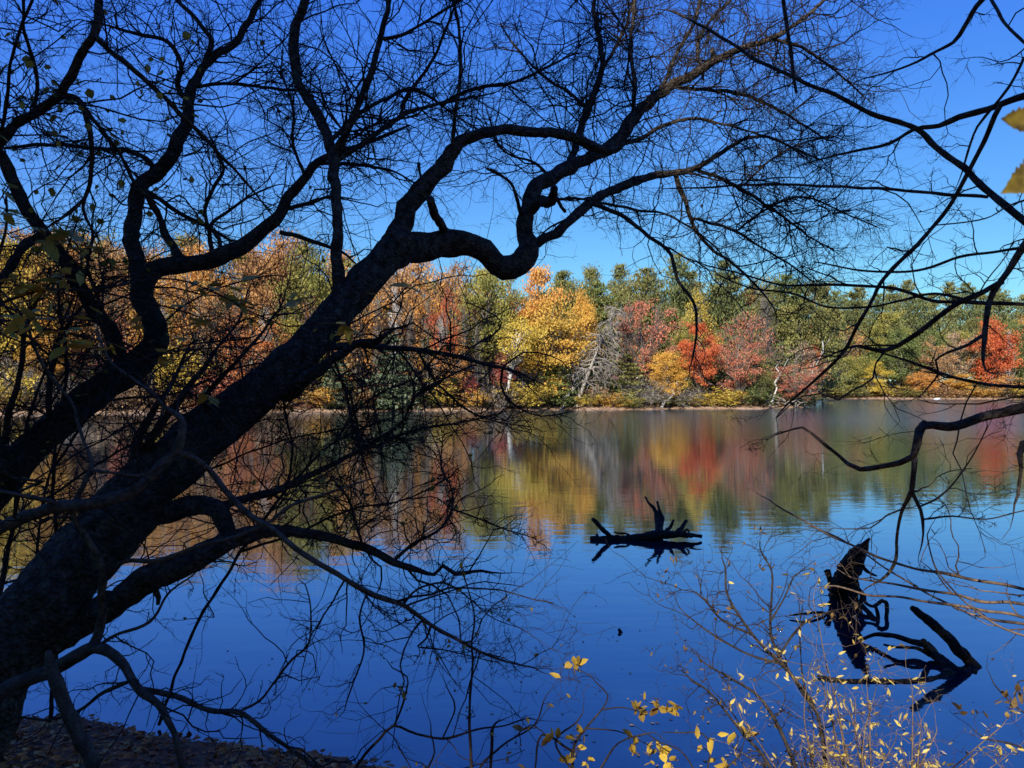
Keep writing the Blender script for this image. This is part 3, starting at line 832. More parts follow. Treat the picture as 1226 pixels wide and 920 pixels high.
# ------------------------------------------------------------------ near trees
class Tree:
    """limbs are drawn as (x, y, width) seen from the bank and given their own distance; each is a solid part of one tree"""
    def __init__(s, name, label, cat, base, mat, twigmat, tw=8.0, tl=0.7, wf=1.0):
        s.root = thing(name, base, label, cat)
        s.base = np.array(base); s.mat, s.twm, s.tw, s.tl = mat, twigmat, tw, tl
        s.wf = wf
        s.limbs = {}; s.tw_s = []; s.n = 0
        s.twig = Geo()
    def limb(s, key, parent, pts, d1=None, d0=None, tw=1.0, tl=1.0, tmin=0.0, name='branch', lump=None, wig=0.5, kids=(4, 3), curl=0.48, trop=0.0):
        p = np.array(pts, float)
        if p.shape[1] == 4:
            dep = p[:, 3].copy()
        else:
            if parent is not None and d0 is None:
                L = s.limbs[parent]
                k = np.argmin(np.hypot(L['px'][:, 0] - p[0, 0], L['px'][:, 1] - p[0, 1]))
                d0 = L['px'][k, 2]
            if d1 is None: d1 = d0
            seg = np.concatenate([[0], np.cumsum(np.hypot(np.diff(p[:, 0]), np.diff(p[:, 1])))])
            dep = d0 + (d1 - d0) * seg / seg[-1]
            dep = dep + 0.10 * np.sin(seg / 60.0 + len(s.limbs)) * np.minimum(seg / 40, 1) * (1 if seg[-1] > 100 else 0)
        rows = np.array([[*px(a, b, d), w * s.wf * (0.88 if key == 'trunk' else 1.0) * 0.5 * d / F] for (a, b, w), d in zip(p[:, :3], dep)])
        mean_r = rows[:, 3].mean()
        if tw > 0 and rows[-1, 3] > 0.0012 and key != 'trunk':
            dv = rows[-1, :3] - rows[-2, :3]; dv /= max(np.linalg.norm(dv), 1e-6)
            q, r_, Lt = rows[-1, :3].copy(), rows[-1, 3], min(0.12 + 14 * rows[-1, 3], 0.30)
            for fr in (0.62, 0.36, 0.18, 0.09):
                dv = dv + rng.normal(size=3) * 0.28; dv /= np.linalg.norm(dv)
                q = q + dv * Lt * 0.3
                rows = np.vstack([rows, [*q, max(r_ * fr, 0.0012)]])
        line = smooth_line(rows, 0.05 if mean_r > 0.04 else 0.035)
        n = len(line)
        if n > 4 and wig:
            amp = np.minimum(line[:, 3] * 0.55 + 0.002, 0.03) * wig
            sd = 7.3 * (len(s.limbs) + 1) + s.base[0]
            for i in range(1, n):
                q = Vector(line[i, :3]) * 6.0
                line[i, :3] += amp[i] * np.array([noise.noise(q + Vector((sd, 0, 0))), 0.6 * noise.noise(q + Vector((0, sd, 0))), noise.noise(q + Vector((0, 0, sd)))]) * 2.0
        d = line[:, 1]
        s.limbs[key] = {'px': np.stack([CX + line[:, 0] / d * F, CY - (line[:, 2] - CAMZ) / d * F, d], 1), 'line': line}
        g = Geo()
        sides = 40 if mean_r > 0.15 else 26 if mean_r > 0.1 else 12 if mean_r > 0.04 else 8 if mean_r > 0.012 else 5
        loc = line.copy(); loc[:, :3] -= s.base
        knobby(g, loc, sides, lump if lump is not None else (0.16 if mean_r > 0.03 else 0.10), 6.0 if mean_r > 0.06 else 14.0, True, len(s.limbs) * 3.1)
        link(name, g.mesh(name, True), s.mat if mean_r > 0.006 else s.twm, s.root)
        if tw > 0:
            s.twigs(line, tw, tl, tmin, kids, curl, trop)
        return s
    def twigs(s, line, tw, tl, tmin, kids, curl, trop):
        seg = np.linalg.norm(np.diff(line[:, :3], axis=0), axis=1)
        cum = np.concatenate([[0], np.cumsum(seg)]); tot = cum[-1]
        N = rng.poisson(s.tw * tw * tot * (1 - tmin))
        if N == 0: return
        u = rng.uniform(tmin, 1.0, N) * tot
        i = np.clip(np.searchsorted(cum, u) - 1, 0, len(seg) - 1)
        f = ((u - cum[i]) / np.maximum(seg[i], 1e-9))[:, None]
        st = line[i, :3] * (1 - f) + line[i + 1, :3] * f
        T = nrm(line[i + 1, :3] - line[i, :3])
        a = np.radians(rng.uniform(30, 85, N))[:, None]
        d = T * np.cos(a) + rand_perp(T) * np.sin(a)
        L = s.tl * tl * rng.gamma(2.6, 0.38, N)
        r0 = np.minimum(line[i, 3] * 0.55, 0.0026 + 0.0050 * np.minimum(L, 1.2))
        P1, R1 = grow(st, d, L, r0, 10, curl, trop)
        tubes(s.twig, P1 - s.base, R1, 4)
        s.tw_s.append(P1)
        if kids[0]:
            c = children(P1, R1, kids[0], plen=L, lr=(0.3, 0.7))
            P2, R2 = grow(c[0], c[1], c[2], np.maximum(c[3], 0.0015), 6, curl, trop)
            tubes(s.twig, P2 - s.base, R2, 3)
            s.tw_s.append(P2)
            if kids[1]:
                c3 = children(P2, R2, kids[1], plen=c[2], lr=(0.3, 0.75))
                P3, R3 = grow(c3[0], c3[1], c3[2], np.maximum(c3[3], 0.0013), 4, curl, trop)
                tubes(s.twig, P3 - s.base, R3, 3)
                s.tw_s.append(P3)
    def leaf(s, name, n, size, mat, where=None, ratio=0.6):
        P = np.concatenate([q.reshape(-1, 3) for q in s.tw_s])
        if where is not None:
            d = P[:, 1]; X = CX + P[:, 0] / d * F; Y = CY - (P[:, 2] - CAMZ) / d * F
            P = P[where(X, Y)]
        if len(P) == 0: return
        C = P[rng.integers(0, len(P), n)]
        g = Geo()
        L = size * rng.uniform(0.6, 1.25, n)
        D = rng.normal(size=(n, 3)) + np.array([0, 0, -0.9])
        leaves(g, C - s.base, D, rng.normal(size=(n, 3)) + np.array([0, 0, 0.4]), L, L * ratio * rng.uniform(0.8, 1.2, n))
        link(name, g.mesh(name), mat, s.root)
    def done(s, kind='stuff'):
        if s.twig.n:
            link('twigs', s.twig.mesh('twigs'), s.twm, s.root, kind=kind)

# --- the old tree that leans out over the pond
M = Tree('leaning_tree', 'thick dark bare tree leaning from the lower left bank out over the pond', 'tree', (-3.45, 4.85, 0.18), MB, MTW, tw=17, tl=0.64, wf=0.90)
M.limb('trunk', None, [(-70, 935, 150, 4.83), (-50, 905, 126, 4.84), (-32, 868, 112, 4.86), (-8, 812, 106, 4.9), (32, 748, 108, 5.0), (80, 690, 102, 5.1), (135, 628, 97, 5.25),
                       (205, 556, 82, 5.4), (260, 507, 71, 5.55), (322, 462, 61, 5.7), (384, 397, 55, 5.9), (438, 334, 51, 6.1), (468, 303, 47, 6.18), (490, 285, 38, 6.22)],
       tw=0, name='trunk', wig=0.3, lump=0.09)
M.limb('K', 'trunk', [(462, 306, 40), (490, 297, 40), (520, 293, 37), (550, 291, 36), (580, 302, 33), (604, 318, 31), (622, 314, 31), (632, 296, 27), (630, 270, 23), (635, 243, 21), (651, 217, 20),
                      (680, 200, 19), (715, 185, 18), (737, 170, 17), (757, 144, 16), (781, 120, 14), (806, 103, 13), (840, 82, 11), (874, 64, 9), (919, 48, 7), (950, 31, 5), (985, 2, 4), (1012, -30, 2.5)],
       d1=9.0, tw=1.5, tmin=0.42, tl=1.1)
M.limb('J', 'trunk', [(468, 292, 30), (482, 264, 27), (503, 230, 25), (530, 195, 21), (551, 172, 17), (573, 160, 15), (605, 156, 14), (640, 158, 13), (674, 162, 13), (701, 171, 13), (722, 180, 12), (738, 178, 9), (748, 172, 5)],
       d1=6.9, tw=0.45, tmin=0.3, tl=0.6)
M.limb('H', 'trunk', [(404, 372, 20), (405, 340, 17), (404, 300, 15), (402, 250, 14), (401, 205, 15), (396, 178, 15), (380, 140, 14), (361, 106, 13), (351, 70, 13), (354, 34, 12), (366, 0, 11), (384, -60, 9)], d1=6.6, tw=0.8, tmin=0.4)
M.limb('H2', 'H', [(400, 184, 10), (421, 146, 9), (438, 103, 8), (451, 62, 8), (463, 20, 7), (465, 0, 6), (462, -50, 5)], d1=6.2, tw=1.2)
M.limb('H3', 'H', [(403, 192, 8), (441, 168, 7), (479, 140, 6), (513, 127, 5), (545, 121, 4), (590, 112, 2)], d1=7.2, tw=1.4)
M.limb('H4', 'H', [(396, 170, 7), (427, 137, 6), (462, 119, 5), (489, 107, 5), (515, 116, 4), (548, 141, 2.5), (580, 158, 1.5)], d1=7.6, tw=1.4)
M.limb('H5', 'H3', [(479, 140, 5), (490, 112, 5), (505, 92, 5), (521, 66, 4), (534, 35, 4), (547, 0, 3), (556, -40, 2)], d1=6.4, tw=1.2)
M.limb('H6', 'H2', [(455, 47, 5), (480, 42, 5), (500, 32, 4), (530, 13, 4), (551, 0, 3), (580, -30, 2)], d1=6.0, tw=1.1)
M.limb('H7', 'H4', [(530, 126, 5), (553, 112, 5), (580, 104, 5), (612, 100, 4), (640, 88, 4), (668, 74, 3), (690, 62, 2)], d1=7.4, tw=1.4)
M.limb('I', 'J', [(541, 184, 5), (543, 160, 5), (546, 130, 5), (551, 90, 5), (552, 60, 4), (548, 27, 4), (542, 0, 4), (538, -40, 3)], d1=6.0, tw=0.7)
M.limb('J2', 'J', [(507, 222, 4), (503, 207, 3.5), (502, 195, 5)], tw=0)
M.limb('stub', 'K', [(534, 284, 13), (527, 268, 12), (520, 253, 11), (516, 241, 12)], d1=6.0, tw=0, lump=0.2)
M.limb('stub2', 'K', [(634, 252, 15), (645, 243, 14), (656, 240, 15), (662, 238, 12), (664, 224, 8)], d1=6.3, tw=0, lump=0.25)
M.limb('stub3', 'stub2', [(660, 238, 9), (668, 240, 6), (672, 248, 5), (677, 254, 5)], tw=0)
M.limb('stub4', 'stub2', [(660, 238, 5), (670, 239, 4), (685, 238, 4), (706, 239, 3)], tw=0.4)
M.limb('N', 'K', [(624, 262, 7), (620, 243, 5), (613, 222, 4), (603, 212, 4), (592, 205, 5)], d1=6.2, tw=0.6, tl=0.5)
M.limb('L', 'K', [(630, 303, 15), (642, 291, 14), (674, 271, 13), (708, 243, 13), (743, 223, 12), (777, 212, 11), (806, 207, 9), (833, 202, 8), (861, 185, 6), (888, 168, 5), (919, 164, 4), (950, 178, 3), (984, 192, 2)], d1=8.4, tw=1.4, tmin=0.15, tl=1.0)
M.limb('L2', 'L', [(833, 203, 5), (874, 219, 5), (919, 247, 4), (943, 264, 3), (970, 284, 2), (1000, 300, 1.5)], d1=9.0, tw=1.5, tl=1.0)
M.limb('L3', 'L', [(808, 208, 7), (820, 240, 6), (833, 274, 5), (851, 298, 4), (876, 315, 3.5), (905, 342, 3), (926, 368, 2)], d1=8.0, tw=1.1, tl=0.8)
M.limb('L4', 'L3', [(828, 262, 4), (874, 274, 4), (909, 295, 3), (943, 315, 2.5), (970, 335, 2)], d1=8.6, tw=1.5, tl=0.8)
M.limb('L5', 'L', [(708, 243, 6), (743, 257, 6), (773, 281, 5), (800, 300, 5), (812, 335, 4.5), (830, 362, 4), (834, 395, 3.5), (829, 430, 2.5)], d1=7.0, tw=0.6, tl=0.6)
M.limb('L6', 'L', [(712, 241, 4), (763, 252, 4), (797, 257, 3), (830, 275, 3), (860, 300, 2), (880, 330, 1.5)], d1=8.3, tw=1.3, tl=0.9)
M.limb('L7', 'L', [(690, 258, 3), (660, 272, 3), (645, 285, 2)], d1=6.6, tw=1.0, tl=0.5)
M.limb('L8', 'L4', [(880, 278, 3), (918, 250, 3), (955, 236, 3), (985, 243, 2.5), (1010, 255, 2), (1050, 272, 1.5)], d1=9.6, tw=1.7, tl=0.9)
M.limb('L9', 'L', [(890, 222, 3), (925, 190, 3), (965, 170, 2.5), (1000, 163, 2)], d0=8.6, d1=9.6, tw=1.7, tl=0.9)
M.limb('O', 'K', [(682, 200, 11), (686, 185, 10), (699, 144, 10), (715, 103, 9), (722, 79, 8), (718, 50, 7), (712, 22, 6), (710, -10, 5)], d1=8.8, tw=1.6, tl=1.0)
M.limb('O2', 'O', [(718, 90, 5), (735, 60, 4), (750, 30, 4), (760, -5, 3)], d1=9.4, tw=1.6, tl=0.9)
M.limb('O3', 'O', [(704, 130, 5), (680, 110, 4), (655, 95, 4), (620, 60, 3), (600, 30, 2)], d1=9.2, tw=1.6, tl=0.9)
M.limb('K2', 'K', [(757, 144, 6), (760, 105, 6), (755, 60, 5), (758, 20, 5), (764, -20, 4)], d1=8.4, tw=1.5, tl=0.9)
M.limb('K3', 'K', [(781, 121, 6), (800, 90, 6), (812, 60, 5), (830, 30, 5), (838, 0, 4), (842, -30, 3)], d1=9.0, tw=1.7, tl=0.9)
M.limb('K4', 'K', [(806, 104, 5), (845, 108, 5), (885, 112, 5), (925, 128, 4), (962, 150, 3), (990, 168, 2)], d1=9.6, tw=1.7, tl=0.9)
M.limb('K5', 'K', [(868, 67, 6), (905, 52, 6), (930, 48, 5), (965, 60, 4), (1000, 85, 3), (1030, 112, 2)], d1=9.9, tw=1.9, tl=0.9)
M.limb('K6', 'K', [(735, 173, 6), (765, 168, 6), (795, 150, 5), (830, 142, 4), (870, 150, 3), (905, 160, 2)], d1=8.0, tw=1.6, tl=0.9)
M.limb('K7', 'K', [(840, 82, 6), (835, 55, 5), (850, 25, 4), (875, 0, 4), (890, -25, 3)], d1=9.7, tw=1.8, tl=0.9)
M.limb('K8', 'K', [(660, 214, 5), (640, 195, 4), (610, 185, 3), (595, 170, 3), (585, 140, 2)], d1=7.4, tw=1.6, tl=0.8)
M.limb('K9', 'K', [(853, 74, 7), (854, 66, 7), (852, 58, 6)], tw=0)
M.limb('W0', 'trunk', [(338, 470, 26), (360, 457, 20), (385, 440, 15), (402, 427, 13), (425, 414, 11), (452, 408, 10)], d1=5.5, tw=0.5)
M.limb('W1', 'trunk', [(370, 417, 11), (400, 414, 9), (434, 414, 8), (489, 419, 7), (537, 425, 6), (585, 437, 5), (622, 446, 4)], d1=5.6, tw=1.84, tl=0.6, kids=(2, 2))
M.limb('W2', 'W1', [(555, 430, 3), (570, 412, 3), (592, 400, 3), (600, 386, 2), (582, 372, 2), (560, 362, 1.5)], d1=5.9, tw=2.29, tl=0.35, kids=(2, 1))
M.limb('W3', 'W1', [(602, 441, 4), (600, 464, 3), (615, 485, 3), (645, 498, 2), (680, 494, 2)], d1=6.0, tw=2.98, tl=0.4, kids=(2, 1))
M.limb('W4', 'W1', [(500, 421, 4), (518, 452, 4), (535, 470, 3), (562, 492, 3), (592, 504, 2), (640, 512, 1.5)], d1=5.8, tw=2.75, tl=0.4, kids=(2, 1))
M.limb('V', 'trunk', [(250, 610, 13), (285, 600, 11), (329, 588, 10), (377, 566, 8), (420, 545, 6), (450, 528, 5), (482, 505, 4), (500, 472, 4), (535, 452, 3), (565, 438, 2)], d1=5.2, tw=2.52, tl=0.6)
M.limb('V2', 'V', [(425, 542, 5), (460, 530, 4), (500, 514, 4), (540, 508, 3), (590, 498, 2)], d1=5.4, tw=3.67, tl=0.5)
M.limb('V3', 'V', [(432, 545, 4), (425, 500, 4), (418, 470, 3), (400, 445, 3)], d1=5.0, tw=2.29, tl=0.5)
M.limb('Q', 'trunk', [(40, 778, 32), (68, 766, 34), (120, 732, 35), (164, 704, 36), (205, 681, 35), (250, 661, 31), (284, 644, 24), (315, 635, 18), (360, 638, 14), (400, 646, 13), (445, 660, 11), (472, 674, 10), (500, 683, 7), (520, 688, 5), (530, 677, 5), (545, 687, 6), (576, 684, 4)], d1=5.2, tw=1.19, tmin=0.3, tl=0.6, kids=(2, 2))
M.limb('Q2', 'trunk', [(178, 618, 30), (210, 612, 27), (240, 604, 25), (262, 612, 24), (271, 635, 23), (273, 655, 22)], d1=5.25, tw=0, lump=0.15)
M.limb('Q3', 'Q', [(470, 672, 5), (495, 652, 5), (525, 635, 4), (541, 612, 4), (540, 585, 3), (528, 560, 3), (530, 530, 2)], d1=5.6, tw=3.67, tl=0.5, kids=(3, 2))
M.limb('Q4', 'Q', [(541, 610, 3), (575, 622, 2.5), (605, 634, 2), (640, 645, 1.5)], d0=5.5, d1=5.9, tw=4.59, tl=0.3, kids=(2, 1))
M.limb('Q5', 'Q', [(434, 657, 5), (429, 640, 4), (418, 600, 4), (400, 575, 3)], d1=5.0, tw=2.75, tl=0.5)
M.limb('Q6', 'Q', [(185, 705, 9), (190, 716, 8), (189, 724, 5)], tw=0)
M.limb('X', 'W0', [(400, 432, 4), (414, 470, 4), (421, 500, 3.5), (434, 546, 3), (450, 590, 2)], d1=5.2, tw=2.29, tl=0.5)
M.limb('U', 'trunk', [(150, 590, 16), (158, 555, 13), (170, 515, 11), (186, 488, 8), (205, 460, 6), (222, 425, 4)], d1=5.0, tw=2.75, tl=0.5)
M.limb('U2', 'trunk', [(160, 570, 14), (176, 530, 12), (202, 495, 11), (225, 465, 8), (244, 440, 6), (262, 415, 4), (285, 385, 3), (296, 350, 2)], d1=5.2, tw=2.75, tl=0.5)
M.limb('U3', 'trunk', [(250, 520, 9), (245, 480, 8), (262, 455, 7), (290, 425, 5), (312, 400, 4), (335, 370, 3)], d1=5.3, tw=2.29, tl=0.5)
M.leaf('leaves', 90, 0.05, LNEAR, lambda X, Y: (X > 250) & (X < 640) & (Y > 380) & (Y < 640))
M.leaf('leaves', 40, 0.05, LBROWN, lambda X, Y: (X > 640) & (Y < 330))
M.done()

# --- the second tree, off to the left, whose trunk snakes up behind it
S = Tree('crooked_tree', 'crooked dark bare tree snaking up at the left behind the leaning tree', 'tree', (-5.17, 5.3, 0.15), MB2, MTW, tw=17, tl=0.6, wf=0.92)
S.limb('trunk', None, [(-310, 915, 80, 5.28), (-250, 850, 62, 5.35), (-150, 752, 55, 5.5), (-20, 606, 50, 5.8), (20, 558, 47, 5.9), (65, 512, 45, 6.0), (113, 472, 43, 6.1), (152, 445, 41, 6.2), (180, 420, 37, 6.25), (188, 400, 34, 6.3),
                       (180, 378, 33, 6.35), (171, 355, 33, 6.4), (175, 334, 32, 6.4), (192, 320, 28, 6.45), (219, 317, 24, 6.5), (255, 311, 24, 6.55), (285, 297, 24, 6.6), (308, 281, 22, 6.65), (329, 264, 18, 6.7), (343, 240, 15, 6.8), (363, 216, 13, 6.9), (380, 195, 12, 7.0), (420, 178, 9, 7.2), (455, 165, 6, 7.4), (490, 150, 3, 7.6)],
       tw=0.5, tmin=0.7, name='trunk', wig=0.3, lump=0.10)
S.limb('D', 'trunk', [(172, 345, 24), (163, 315, 21), (158, 274, 19), (164, 236, 18), (178, 215, 18), (192, 202, 18), (209, 178, 17), (223, 147, 15), (227, 120, 14), (240, 86, 11), (260, 65, 10), (284, 48, 9), (301, 20, 8), (312, 0, 7), (326, -40, 5)], d1=7.4, tw=1.2, tmin=0.3)
S.limb('D2', 'D', [(226, 124, 8), (212, 103, 7), (216, 79, 6), (206, 55, 6), (188, 45, 5), (164, 41, 5), (127, 31, 3)], d1=6.9, tw=1.5)
S.limb('D3', 'D', [(240, 88, 7), (253, 51, 7), (246, 38, 6), (233, 20, 6), (212, 0, 5), (190, -30, 4)], d1=7.6, tw=1.5)
S.limb('D4', 'D', [(236, 104, 5), (262, 100, 5), (300, 103, 4), (345, 108, 4), (390, 112, 2)], d1=7.8, tw=1.4)
S.limb('D5', 'D', [(187, 208, 7), (175, 190, 6), (150, 180, 6), (110, 178, 5), (60, 173, 5), (10, 177, 4)], d1=6.8, tw=1.3)
S.limb('D6', 'D', [(171, 226, 6), (212, 253, 6), (247, 271, 5), (270, 285, 4)], d1=6.9, tw=1.2)
S.limb('E', 'trunk', [(224, 320, 13), (214, 305, 12), (203, 287, 11), (192, 264, 9), (180, 240, 8), (172, 222, 6)], d1=6.6, tw=1.0)
S.limb('E2', 'trunk', [(255, 315, 7), (250, 278, 6), (246, 250, 5), (256, 225, 5), (267, 204, 4), (262, 185, 3), (250, 160, 2)], d1=6.8, tw=1.4)
S.limb('E3', 'trunk', [(264, 305, 6), (262, 285, 5), (252, 270, 5), (275, 252, 4), (300, 235, 3), (330, 222, 2)], d1=6.9, tw=1.4)
S.limb('G2', 'trunk', [(335, 278, 6), (360, 284, 6), (385, 293, 5), (410, 302, 4)], d1=6.8, tw=0.8)
S.limb('G3', 'trunk', [(345, 250, 6), (370, 244, 5), (392, 236, 4), (420, 238, 2)], d1=7.0, tw=1.2)
S.limb('G4', 'trunk', [(366, 212, 5), (356, 190, 4), (350, 165, 4), (352, 140, 4), (346, 112, 3), (330, 80, 2)], d1=7.3, tw=1.5)
S.limb('G5', 'trunk', [(380, 196, 6), (400, 196, 5), (425, 197, 5), (470, 205, 3), (500, 222, 2)], d1=7.4, tw=1.5, tl=0.8)
S.limb('Y', 'trunk', [(150, 442, 22), (138, 405, 20), (112, 372, 18), (92, 340, 17), (78, 312, 17), (60, 290, 16), (36, 262, 16), (18, 225, 15), (2, 188, 14), (-12, 160, 12), (-20, 110, 8)], d1=5.6, tw=0.9, tmin=0.1)
S.limb('A', 'Y', [(-8, 176, 13), (6, 165, 12), (20, 151, 12), (51, 128, 12), (72, 115, 12), (82, 95, 12), (103, 60, 11), (115, 34, 11), (118, 0, 10), (116, -50, 8)], d1=5.5, tw=0.8)
S.limb('B', 'A', [(114, 42, 8), (125, 56, 7), (154, 79, 7), (185, 106, 6), (219, 140, 6), (240, 161, 5), (270, 192, 4), (298, 223, 3), (324, 255, 2)], d1=5.7, tw=0.8)
S.limb('C', 'A', [(76, 116, 8), (92, 119, 8), (106, 147, 7), (110, 185, 6), (107, 223, 5), (99, 250, 4), (110, 274, 3)], d1=5.5, tw=0.9)
S.limb('C2', 'C', [(94, 122, 5), (120, 154, 5), (144, 185, 4), (161, 219, 4), (190, 255, 2.5)], d1=5.7, tw=1.0)
S.limb('C3', 'C', [(104, 233, 4), (90, 250, 4), (66, 266, 3), (40, 282, 2)], d1=5.3, tw=1.2)
S.limb('A2', 'A', [(40, 138, 5), (45, 100, 5), (36, 60, 5), (28, 30, 4), (30, -10, 4)], d1=5.2, tw=1.2)
S.limb('A3', 'A', [(0, 172, 5), (8, 120, 5), (14, 70, 4), (30, 20, 4), (50, -20, 3)], d1=5.0, tw=1.2)
S.limb('Y2', 'Y', [(50, 282, 12), (24, 300, 12), (5, 330, 12), (-20, 350, 12), (-60, 380, 12)], d1=5.4, tw=0.6)
S.limb('Y3', 'trunk', [(0, 560, 9), (10, 500, 8), (24, 450, 7), (30, 400, 6), (45, 360, 4), (70, 330, 3)], d1=5.4, tw=1.4)
S.limb('Y4', 'trunk', [(60, 515, 9), (58, 470, 8), (66, 430, 7), (80, 390, 5), (112, 355, 4), (140, 338, 3)], d1=5.6, tw=1.5)
S.limb('Y5', 'trunk', [(110, 475, 8), (130, 440, 7), (128, 400, 6), (118, 360, 5), (105, 320, 4), (112, 285, 3)], d1=5.8, tw=1.5)
S.leaf('leaves', 190, 0.062, LNEAR, lambda X, Y: (X < 240) & (Y < 330) & (X > -20) & (Y > -20), 0.85)
S.leaf('leaves', 30, 0.045, LBROWN, lambda X, Y: (X > 200) & (Y < 330), 0.8)
S.done()

# --- pale barked sapling crossing low in front of both trunks
T = Tree('pale_sapling', 'smooth pale barked sapling crossing low in front of the leaning trunk', 'tree', tuple(px(-330, 955, 4.2)), MPALE, MTW, tw=16, tl=0.42, wf=0.86)
T.limb('stem', None, [(-330, 960, 24, 4.2), (-210, 800, 21, 4.2), (-100, 685, 19, 4.2), (-40, 645, 18, 4.2), (0, 632, 17, 4.2), (45, 615, 17, 4.2), (103, 605, 17, 4.25), (151, 591, 16, 4.3), (185, 564, 14, 4.35), (209, 543, 13, 4.4), (219, 521, 12, 4.4), (216, 502, 9, 4.4), (195, 488, 7, 4.4), (182, 471, 6, 4.4), (164, 457, 5, 4.4), (135, 436, 4, 4.4), (118, 405, 3, 4.4)], tw=0.8, tmin=0.5, name='trunk')
T.limb('b', 'stem', [(212, 541, 10), (232, 548, 9), (257, 571, 8), (284, 605, 9), (329, 636, 8), (370, 668, 8), (410, 692, 8), (445, 711, 8), (482, 725, 7), (516, 749, 6), (547, 766, 5), (578, 782, 4), (605, 792, 3), (640, 800, 2)], d1=4.5, tw=1.3, tmin=0.45, tl=1.0, kids=(4, 3), curl=0.3)
T.limb('b2', 'b', [(482, 725, 4), (500, 705, 3), (530, 698, 3), (556, 712, 2), (590, 740, 1.5), (622, 752, 1)], d1=4.6, tw=2.0, tl=0.6, kids=(3, 2))
T.limb('b3', 'b', [(516, 749, 4), (510, 765, 3), (500, 774, 3), (530, 778, 2), (580, 790, 1.5)], d1=4.5, tw=2.0, tl=0.6, kids=(3, 2))
T.limb('b4', 'b', [(440, 708, 3), (430, 740, 3), (436, 775, 3), (428, 805, 2.5), (415, 840, 2)], d1=4.4, tw=1.2, tl=0.6, kids=(2, 1))
T.leaf('leaves', 20, 0.03, LNEAR, lambda X, Y: (X > 480) & (Y > 680))
T.done()

# --- understory shrub with a broken stem on the bank in the corner
U = Tree('understory_shrub', 'smooth stemmed bare shrub arching over the leaf litter in the lower left corner', 'shrub', (-2.45, 4.45, 0.22), MPALE, MTW, tw=13, tl=0.36)
U.limb('s1', None, [(-12, 838, 18), (10, 821, 17), (58, 804, 17), (88, 789, 16), (110, 777, 15), (130, 781, 12), (151, 800, 11), (168, 828, 10), (190, 844, 9), (200, 862, 8), (212, 888, 7), (219, 925, 7), (222, 960, 7)], d0=4.45, d1=4.35, tw=0.9, tmin=0.35, kids=(2, 1), name='stem')
U.limb('s2', 's1', [(164, 824, 7), (190, 830, 7), (219, 838, 7), (253, 852, 6), (288, 855, 6), (322, 879, 6), (360, 907, 5), (380, 920, 5), (410, 945, 5)], d1=4.4, tw=1.2, tl=1.2, kids=(2, 1), name='stem')
U.limb('s3', 's1', [(108, 780, 13), (120, 752, 11), (123, 691, 9), (116, 665, 8), (103, 646, 8), (86, 612, 7), (98, 585, 6), (108, 560, 6), (107, 545, 5), (92, 505, 4), (86, 482, 4), (51, 437, 4), (27, 379, 3), (0, 348, 3), (-20, 330, 2)], d1=4.2, tw=1.2, tl=0.9, kids=(2, 2), name='stem')
U.limb('s5', 's3', [(123, 688, 7), (147, 673, 6), (192, 670, 6), (240, 653, 5), (284, 643, 5), (322, 625, 4), (349, 605, 4), (395, 590, 3), (440, 575, 2)], d1=4.4, tw=1.2, tl=1.0, kids=(2, 2), name='stem')
U.limb('s6', 's3', [(86, 610, 6), (60, 600, 6), (30, 594, 5), (0, 588, 5), (-40, 580, 5)], d1=4.0, tw=1.0, name='stem')
U.limb('s7', 's3', [(108, 563, 5), (130, 565, 4), (165, 570, 4), (190, 560, 3), (220, 545, 2)], d1=4.2, tw=1.0, name='stem')
U.limb('s8', 's1', [(110, 778, 5), (140, 760, 4), (180, 745, 4), (200, 712, 3), (230, 690, 2)], d1=4.6, tw=1.2, tl=1.0, name='stem')
U.limb('s9', 's1', [(160, 815, 5), (140, 822, 5), (118, 832, 5), (95, 850, 4), (60, 862, 3), (20, 858, 2)], d1=4.5, tw=0.8, tl=0.8, name='stem')
U.limb('s10', 's2', [(282, 855, 3.5), (310, 840, 3), (330, 815, 3), (350, 790, 3), (370, 770, 2.5), (372, 730, 2), (365, 700, 1.5)], d1=4.5, tw=1.6, tl=0.8, kids=(2, 1), name='stem')
U.limb('s4', None, [(128, 965, 20, 4.25), (113, 922, 18, 4.25), (99, 894, 17, 4.25), (82, 856, 17, 4.25), (69, 817, 16, 4.25), (60, 792, 12, 4.25), (56, 781, 8, 4.25)], tw=0, name='broken_stem')
U.limb('s11', 's4', [(60, 795, 5), (66, 815, 4), (60, 780, 3)], tw=0, name='broken_stem')
U.done()

# --- broad leaved sapling close to the camera at the left
def near_plant(name, label, base, stems, mat, d, leafn, size, leafmat, ratio=0.62, tw=6, tl=0.25, kids=(2, 0), flat=False, lname='leaves'):
    tr = Tree(name, label, 'sapling' if 'sapling' in name else 'shrub', base, mat, mat, tw=tw, tl=tl)
    for i, st in enumerate(stems):
        tr.limb('s%d' % i, None, st, d0=d if len(st[0]) == 3 else None, tw=1.0, tmin=0.25, name='stem', kids=kids, wig=0.8)
    P = np.concatenate([q.reshape(-1, 3) for q in tr.tw_s])
    g = Geo()
    C = P[rng.integers(0, len(P), leafn)]
    L = size * rng.uniform(0.55, 1.3, leafn)
    D = rng.normal(size=(leafn, 3)) * np.array([1, 1, 0.35 if flat else 1.0]) + np.array([0, 0, -0.15 if flat else 0.1])
    Nn = rng.normal(size=(leafn, 3)) * (0.35 if flat else 1.0) + np.array([0, 0, 1.0])
    leaves(g, C - tr.base, D, Nn, L, L * ratio * rng.uniform(0.8, 1.15, leafn))
    link(lname, g.mesh(lname), leafmat, tr.root)
    tr.done()
    return tr

